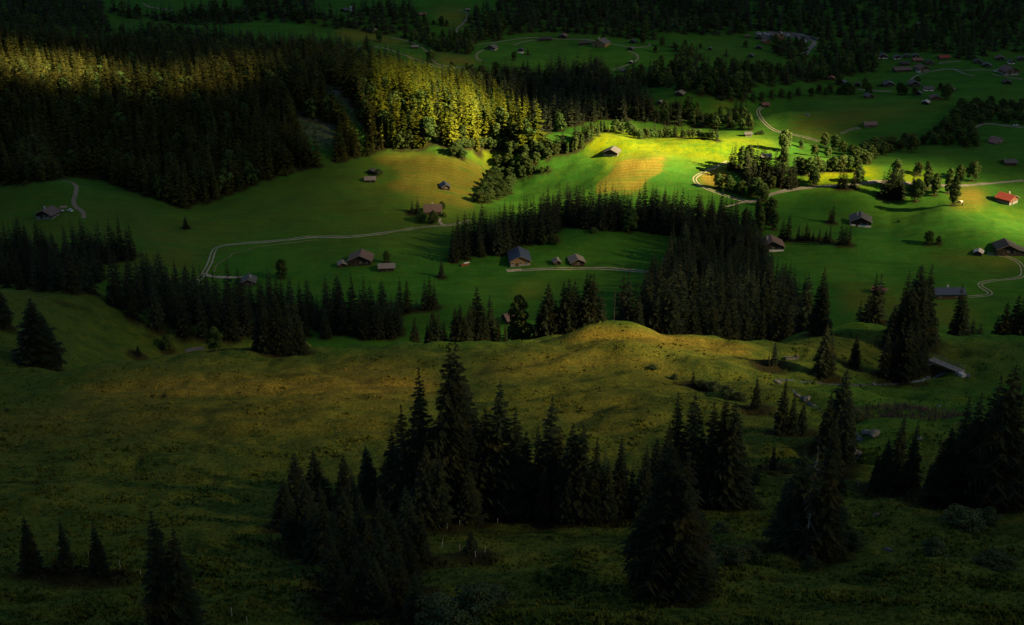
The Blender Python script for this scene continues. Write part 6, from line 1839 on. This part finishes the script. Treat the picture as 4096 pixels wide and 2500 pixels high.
strip('village_road', [PL('A4', [(1440, 725), (1480, 690), (1560, 660), (1700, 630), (1810, 621), (1870, 640), (1950, 668), (2030, 682)]), PL('A4', [(1830, 622), (1950, 632), (2100, 627), (2230, 642)]), PL('A4', [(2180, 668), (2300, 690), (2464, 714)]), PL('A4', [(1700, 575), (1760, 558), (1900, 551)]), PL('A4', [(970, 800), (1100, 816), (1290, 820)])],
      2.2, M_LANE, 'grey village road with branches to the chalets')
strip('parking_lot', [PL('A4', [(60, 318), (200, 312), (300, 305), (400, 322), (500, 350), (570, 362)])], 20.0, M_PARK, 'grey asphalt car park beside the inn', lift=0.25)
strip('lane', [PL('A4', [(570, 365), (580, 390), (545, 430), (510, 465), (490, 495)])], 5.0, M_ASPH, 'road leaving the car park downhill', lift=0.15)
strip('gravel_track', [PL('C6', [(2200, 568), (2340, 590), (2430, 635), (2458, 690), (2430, 740), (2250, 760), (2160, 778), (2150, 802), (2215, 845), (2200, 866), (2060, 880)])], 2.8, M_GRAVEL, 'two-rut track winding between big dark barn and long blue-roofed house', 0.7)
strip('lane', [PL('D1', [(930, 132), (980, 122), (1030, 118)])], 2.6, M_PARK, 'piece of road showing in the hollow behind the hill crest')
strip('top_track', [PL('A1', [(1410, 35), (1470, 65), (1560, 82), (1700, 102)])], 2.4, M_DIRT, 'thin path across the topmost clearing')

# running water
M_WATER, nt, b = nmat('stream_water')
b.inputs['Base Color'].default_value = (0.05, 0.06, 0.06, 1); b.inputs['Roughness'].default_value = 0.3; b.inputs['Specular IOR Level'].default_value = 0.3
wn = noise(nt, geo_pos(nt), 2.5, 3); bump(nt, b, wn, 0.5, 0.1)
strip('stream', [list(STREAM[0]), list(STREAM[1])], 0.55, M_WATER, 'narrow mountain stream winding among rocks through the hollow', lift=0.05, cat='stream')
strip('stream', [PL('C4', [(1545, 700), (1570, 640), (1655, 592), (1680, 565), (1760, 545), (1850, 520), (1950, 505), (2060, 492), (2300, 465)])], 0.5, M_DIRT, 'thin meadow brook beside the valley track', lift=0.03, cat='brook')

# tufts of grass over the near hill
nt_ = 60000
tu = RNG.uniform(-30, 1054, nt_); tv = RNG.uniform(318, 655, nt_)
keep = RNG.random(nt_) < np.clip(0.25 + (tv - 320) / 420, 0.2, 1)
tu, tv = tu[keep], tv[keep]
gx, gy, gz = cast(tu, tv)
ok = ~np.isnan(gx) & (gy < 330)
gx, gy, gz = gx[ok], gy[ok], gz[ok]
n = len(gx)
rg = np.random.default_rng(8)
VV = np.zeros((n, 4, 3, 3))
size = rg.uniform(0.10, 0.30, n) * (1 + 0.8 * np.clip(fbm(gx / 6, gy / 6, 2, 31) * 2, -0.4, 0.8))
for k in range(4):
    a = rg.uniform(0, 2 * pi, n); w = size * rg.uniform(0.35, 0.6, n); ln = size * rg.uniform(0.3, 1.1, n); hh = size * rg.uniform(0.7, 1.5, n)
    ox = rg.normal(0, 0.12, n); oy = rg.normal(0, 0.12, n)
    VV[:, k, 0] = np.stack([gx + ox - np.sin(a) * w, gy + oy + np.cos(a) * w, gz - 0.06], -1)
    VV[:, k, 1] = np.stack([gx + ox + np.sin(a) * w, gy + oy - np.cos(a) * w, gz - 0.06], -1)
    VV[:, k, 2] = np.stack([gx + ox + np.cos(a) * ln, gy + oy + np.sin(a) * ln, gz + hh], -1)
at_ = {k: np.repeat(gattr(k, gx, gy), 12) for k in G_ATTR}
me = mesh_np('grass_tufts', VV.reshape(-1, 3), np.arange(n * 12).reshape(-1, 3), [M_TUFT], None, False, at_)
o = add('grass', me); tag(o, 'rough tufted grass on the near hill', 'grass', kind='stuff')
print('tufts', n)

# ------------------------------------------------------------------ daylight: low sun through an added, unseen masking slab
SUN = np.array((0.90, -0.34, 0.53)); SUN /= np.linalg.norm(SUN)
sl = bpy.data.lights.new('sun', 'SUN'); so = bpy.data.objects.new('sun', sl); COL.objects.link(so)
sl.energy = SUN_E; sl.angle = radians(0.53); sl.color = (1.0, 0.78, 0.38)
from mathutils import Vector
so.rotation_euler = Vector(SUN.tolist()).to_track_quat('Z', 'Y').to_euler()
so.location = (600, 200, 900)
w = bpy.data.worlds.new('World'); scene.world = w; w.use_nodes = True
nt = w.node_tree
bg = nt.nodes['Background'] if 'Background' in nt.nodes else nt.nodes.new('ShaderNodeBackground')
sky = nt.nodes.new('ShaderNodeTexSky'); sky.sky_type = 'NISHITA'; sky.sun_disc = False
sky.sun_elevation = math.asin(SUN[2]); sky.sun_rotation = math.atan2(SUN[0], SUN[1])
sky.altitude = 1200
nt.links.new(sky.outputs[0], bg.inputs[0]); bg.inputs[1].default_value = SKY_E
scene.view_settings.view_transform = 'Standard'; scene.view_settings.look = 'None'
scene.view_settings.exposure = EXPO; scene.view_settings.gamma = 1.0
scene.cycles.max_bounces = 6; scene.cycles.diffuse_bounces = 2; scene.cycles.transparent_max_bounces = 12
scene.cycles.use_denoising = True

# how much sunlight the added slab lets through, as seen on the ground (rows: v = 0..625 in steps of 62.5, columns: u = 0..1024 in steps of 128)
TG = np.array([
    [.003, .003, .005, .008, .007, .006, .005, .004, .003],
    [.004, .005, .020, .030, .042, .040, .018, .008, .004],
    [.003, .003, .003, .006, .008, .012, .018, .014, .010],
    [.004, .005, .014, .040, .200, .110, .050, .030, .018],
    [.006, .008, .026, .046, .088, .084, .064, .085, .048],
    [.006, .008, .014, .034, .070, .066, .046, .055, .034],
    [.006, .034, .105, .125, .080, .125, .105, .038, .012],
    [.008, .012, .050, .090, .095, .095, .055, .014, .006],
    [.010, .046, .066, .045, .026, .045, .018, .006, .004],
    [.003, .011, .026, .024, .024, .034, .016, .008, .005],
    [.003, .006, .010, .010, .016, .024, .020, .012, .006]])
SCREE = [PL('A2', [(690, 760), (800, 830), (960, 860), (1000, 1000), (1200, 1300), (1100, 1260), (940, 1060), (770, 940)]), PL('A2', [(430, 1060), (700, 1180), (870, 1200), (880, 1450), (700, 1450), (520, 1330)])]
LT = np.log(TG)
gv = np.clip(GV / 62.5, 0, 9.999); gu = np.clip(GU / 128.0, 0, 7.999)
iv = gv.astype(int); iu = gu.astype(int); fv = gv - iv; fu = gu - iu
fv = fv * fv * (3 - 2 * fv); fu = fu * fu * (3 - 2 * fu)
TM = np.exp((LT[iv, iu] * (1 - fu) + LT[iv, iu + 1] * fu) * (1 - fv) + (LT[iv + 1, iu] * (1 - fu) + LT[iv + 1, iu + 1] * fu) * fv)


def lit(poly, val, blur):
    global TM
    k = poly_mask(poly, blur)
    TM = TM * (1 - k) + val * k


# forest ridge and forest slope
lit(PL('R', [(-20, 36), (260, 50), (370, 66), (400, 84), (380, 140), (300, 160), (-20, 170)]), .003, 4)
lit(PL('A1', [(-60, 590), (200, 545), (420, 560), (800, 640), (1100, 720), (1220, 780), (1000, 790), (700, 760), (400, 740), (200, 700), (-60, 660)]), 0.95, 2)
lit(PL('A1', [(1290, 755), (1500, 745), (1850, 745), (2100, 660), (2360, 620), (2340, 690), (2150, 780), (1900, 810), (1500, 815), (1290, 815)]), 0.7, 2)
lit(PL('F', [(890, 180), (960, 180), (930, 290), (890, 270)]), 0.10, 5)
lit(PL('F', [(930, 180), (1010, 185), (1140, 222), (1290, 305), (1330, 330), (1250, 350), (1120, 345), (1010, 330), (930, 280)]), 0.55, 7)
lit(PL('F', [(1000, 240), (1100, 225), (1200, 265), (1320, 325), (1330, 352), (1200, 362), (1090, 345), (1000, 325)]), 1.0, 7)
lit(PL('C2', [(190, 1140), (480, 1100), (900, 1140), (1090, 1200), (1040, 1300), (960, 1420), (950, 1500), (600, 1480), (300, 1345), (430, 1255)]), 0.22, 8)
lit(PL('F', [(1130, 355), (1240, 355), (1240, 385), (1130, 378)]), 0.75, 6)
# bright meadow: full light on the rim, fading down the slope
lit(PL('F', [(1330, 330), (1460, 300), (1880, 320), (1880, 460), (1230, 470)]), 0.48, 9)
lit(PL('F', [(1370, 330), (1460, 305), (1890, 330), (1890, 410), (1600, 425), (1420, 410), (1330, 390)]), 0.95, 10)
lit(PL('F', [(1420, 318), (1540, 318), (1740, 325), (1880, 338), (1830, 375), (1600, 385), (1480, 370)]), 1.0, 9)
lit(PL('F', [(1540, 290), (1740, 300), (1740, 330), (1540, 325)]), 0.45, 6)
# bank strip on the right
lit(PL('F', [(1840, 330), (1900, 335), (2000, 385), (2120, 395), (2130, 432), (1990, 440), (1900, 425)]), 1.0, 5)
lit(PL('F', [(2080, 405), (2320, 420), (2340, 500), (2270, 505), (2130, 470)]), 0.55, 6)
lit(PL('F', [(2270, 440), (2345, 445), (2360, 490), (2300, 505)]), 1.0, 6)
lit(PL('F', [(2270, 485), (2330, 492), (2480, 535), (2480, 600), (2300, 545), (2180, 510)]), 0.5, 9)
lit(PL('F', [(2290, 490), (2480, 530), (2480, 556), (2370, 535)]), 1.0, 6)
lit(PL('R', [(520, 340), (560, 331), (594, 326), (660, 332), (750, 346), (700, 352), (620, 343), (560, 342), (530, 348)]), 0.75, 4)
lit(PL('R', [(545, 338), (600, 333), (660, 338), (720, 350), (640, 362), (560, 352)]), 0.45, 5)
for sp_ in SCREE: lit(sp_, 0.045, 3)
# darker shade over the belts of trees
BELTS = [(PL('F', [(1085, 600), (1110, 520), (1240, 480), (1700, 475), (1830, 520), (1830, 600), (1600, 590), (1360, 565), (1250, 612)]), .018),
         (PL('F', [(250, 650), (500, 680), (700, 640), (950, 680), (950, 840), (700, 860), (480, 800), (300, 720)]), .012),
         (PL('F', [(-20, 540), (170, 530), (330, 520), (340, 600), (480, 640), (250, 720), (-20, 700)]), .006),
         (PL('F', [(1600, 560), (1820, 600), (1900, 680), (2010, 770), (1650, 785), (1480, 762), (1490, 680), (1600, 620)]), .016),
         (PL('F', [(980, 700), (1280, 700), (1460, 660), (1460, 760), (1230, 800), (960, 815)]), .02),
         (PL('F', [(1760, 405), (1880, 430), (1870, 490), (1760, 475)]), .035),
         (PL('F', [(2112, 430), (2178, 430), (2185, 485), (2110, 482)]), .08),
         (PL('F', [(700, 1060), (1000, 890), (1120, 840), (1250, 1000), (1500, 1100), (1500, 1250), (1000, 1270), (1000, 1500), (700, 1350)]), .03),
         (PL('F', [(1520, 1000), (1620, 940), (1780, 960), (1790, 1210), (1690, 1220), (1690, 1400), (1510, 1380)]), .02),
         (PL('F', [(2210, 1180), (2330, 940), (2400, 880), (2480, 1000), (2480, 1200)]), .004),
         (PL('F', [(2130, 640), (2240, 660), (2260, 800), (2200, 910), (1940, 880), (1950, 760)]), .008),
         (PL('A3', [(0, 640), (700, 690), (1080, 740), (1500, 1130), (1100, 1120), (700, 1160), (300, 1150), (0, 1050)]), .006)]
for bp_, bv_ in BELTS: lit(bp_, bv_, 4)
lit(PL('F', [(2385, 452), (2480, 452), (2480, 500), (2385, 500)]), 0.35, 4)
CANOPY = np.zeros(GU.shape)
for pl_ in tuple(q[0] for q in BELTS) + (PL('R', [(-20, 30), (125, 30), (245, 50), (300, 40), (375, 70), (530, 110), (545, 150), (400, 160), (200, 205), (-20, 190)]),
            PL('F', [(1540, 285), (1740, 295), (1740, 328), (1540, 320)])):
    CANOPY = np.maximum(CANOPY, poly_mask(pl_, 3))
TM = np.clip(box(TM, 2), 0.003, 1.0)

ZCL = 1900.0  # height of the unseen slab added to mask the sun into patches
cxs = np.arange(-1900, 1900, 12.0); cys = np.arange(-300, 3000, 12.0)
CXg, CYg = np.meshgrid(cxs, cys)
# follow the rays from the slab level down to the ground (offset grid so that it is centred on the valley)
gx = CXg.copy(); gy = CYg.copy()
ox0, oy0 = SUN[0] / SUN[2] * ZCL, SUN[1] / SUN[2] * ZCL
zz = np.zeros_like(gx); off_c = np.zeros_like(gx)
for it in range(16):
    s = (ZCL - zz)
    gx = CXg + ox0 - SUN[0] / SUN[2] * s; gy = CYg + oy0 - SUN[1] / SUN[2] * s
    zt = hf(gx, np.clip(gy, -2500, 8000))
    u_, v_, d_ = proj(gx, gy, zt)
    can = np.where((d_ > 20) & (u_ > -20) & (u_ < 1044) & (v_ > -20) & (v_ < 645), samp(CANOPY, u_, v_), 0) * 13.0
    zz = 0.45 * zz + 0.55 * (zt + can)
u_, v_, d_ = proj(gx, gy, zz)
inv = (d_ > 30) & (u_ > -140) & (u_ < 1164) & (v_ > -60) & (v_ < 760)
TC = np.where(inv, samp(TM, np.clip(u_, 0, 1023), np.clip(v_, 0, 624)), 0.006)
top = 70 + 60 * (fbm(CXg / 260, CYg / 260, 4, 41) + 0.6) + 20 * fbm(CXg / 60, CYg / 60, 3, 43)
bot = -30 + 30 * fbm(CXg / 300, CYg / 300, 3, 47)
ny_, nx_ = CXg.shape
Vt = np.stack([CXg + ox0, CYg + oy0, ZCL + np.maximum(top, 20)], -1).reshape(-1, 3)
Vb = np.stack([CXg + ox0, CYg + oy0, ZCL + bot], -1).reshape(-1, 3)
# the slab thickness follows the sun direction so that upper and lower side carry the same pattern
Vt[:, 0] += SUN[0] / SUN[2] * (Vt[:, 2] - ZCL); Vt[:, 1] += SUN[1] / SUN[2] * (Vt[:, 2] - ZCL)
Vb[:, 0] += SUN[0] / SUN[2] * (Vb[:, 2] - ZCL); Vb[:, 1] += SUN[1] / SUN[2] * (Vb[:, 2] - ZCL)
ii = np.arange(nx_ * ny_).reshape(ny_, nx_)
ft = np.stack([ii[:-1, :-1], ii[:-1, 1:], ii[1:, 1:], ii[1:, :-1]], -1).reshape(-1, 4)
nV = nx_ * ny_
fb = ft[:, ::-1] + nV
edge = []
ring = list(ii[0, :]) + list(ii[1:, -1]) + list(ii[-1, -2::-1]) + list(ii[-2:0:-1, 0])
for a, b_ in zip(ring, ring[1:] + ring[:1]): edge.append((a, a + nV, b_ + nV, b_))
fc = np.concatenate([ft, fb, np.array(edge)])
M_SUN_MASK, nt, b = nmat('sun_mask')
nt.nodes.remove(b)
df = nt.nodes.new('ShaderNodeBsdfDiffuse'); df.inputs[0].default_value = (0.8, 0.8, 0.82, 1)
tp_ = nt.nodes.new('ShaderNodeBsdfTransparent')
mx = nt.nodes.new('ShaderNodeMixShader')
nt.links.new(attr(nt, 'thin'), mx.inputs[0]); nt.links.new(df.outputs[0], mx.inputs[1]); nt.links.new(tp_.outputs[0], mx.inputs[2])
nt.links.new(mx.outputs[0], [q for q in nt.nodes if q.type == 'OUTPUT_MATERIAL'][0].inputs['Surface'])
st = np.sqrt(TC).ravel()  # slab transparency drawn to place light patches and shaded tree belts
me = mesh_np('sun_mask_slab', np.concatenate([Vt, Vb]), fc, [M_SUN_MASK], None, True, {'thin': np.concatenate([st, st])})
o = add('sun_mask_slab', me); tag(o, 'added slab, out of view, with clear patches that shape the sunlight below', 'sun_mask', kind='structure')
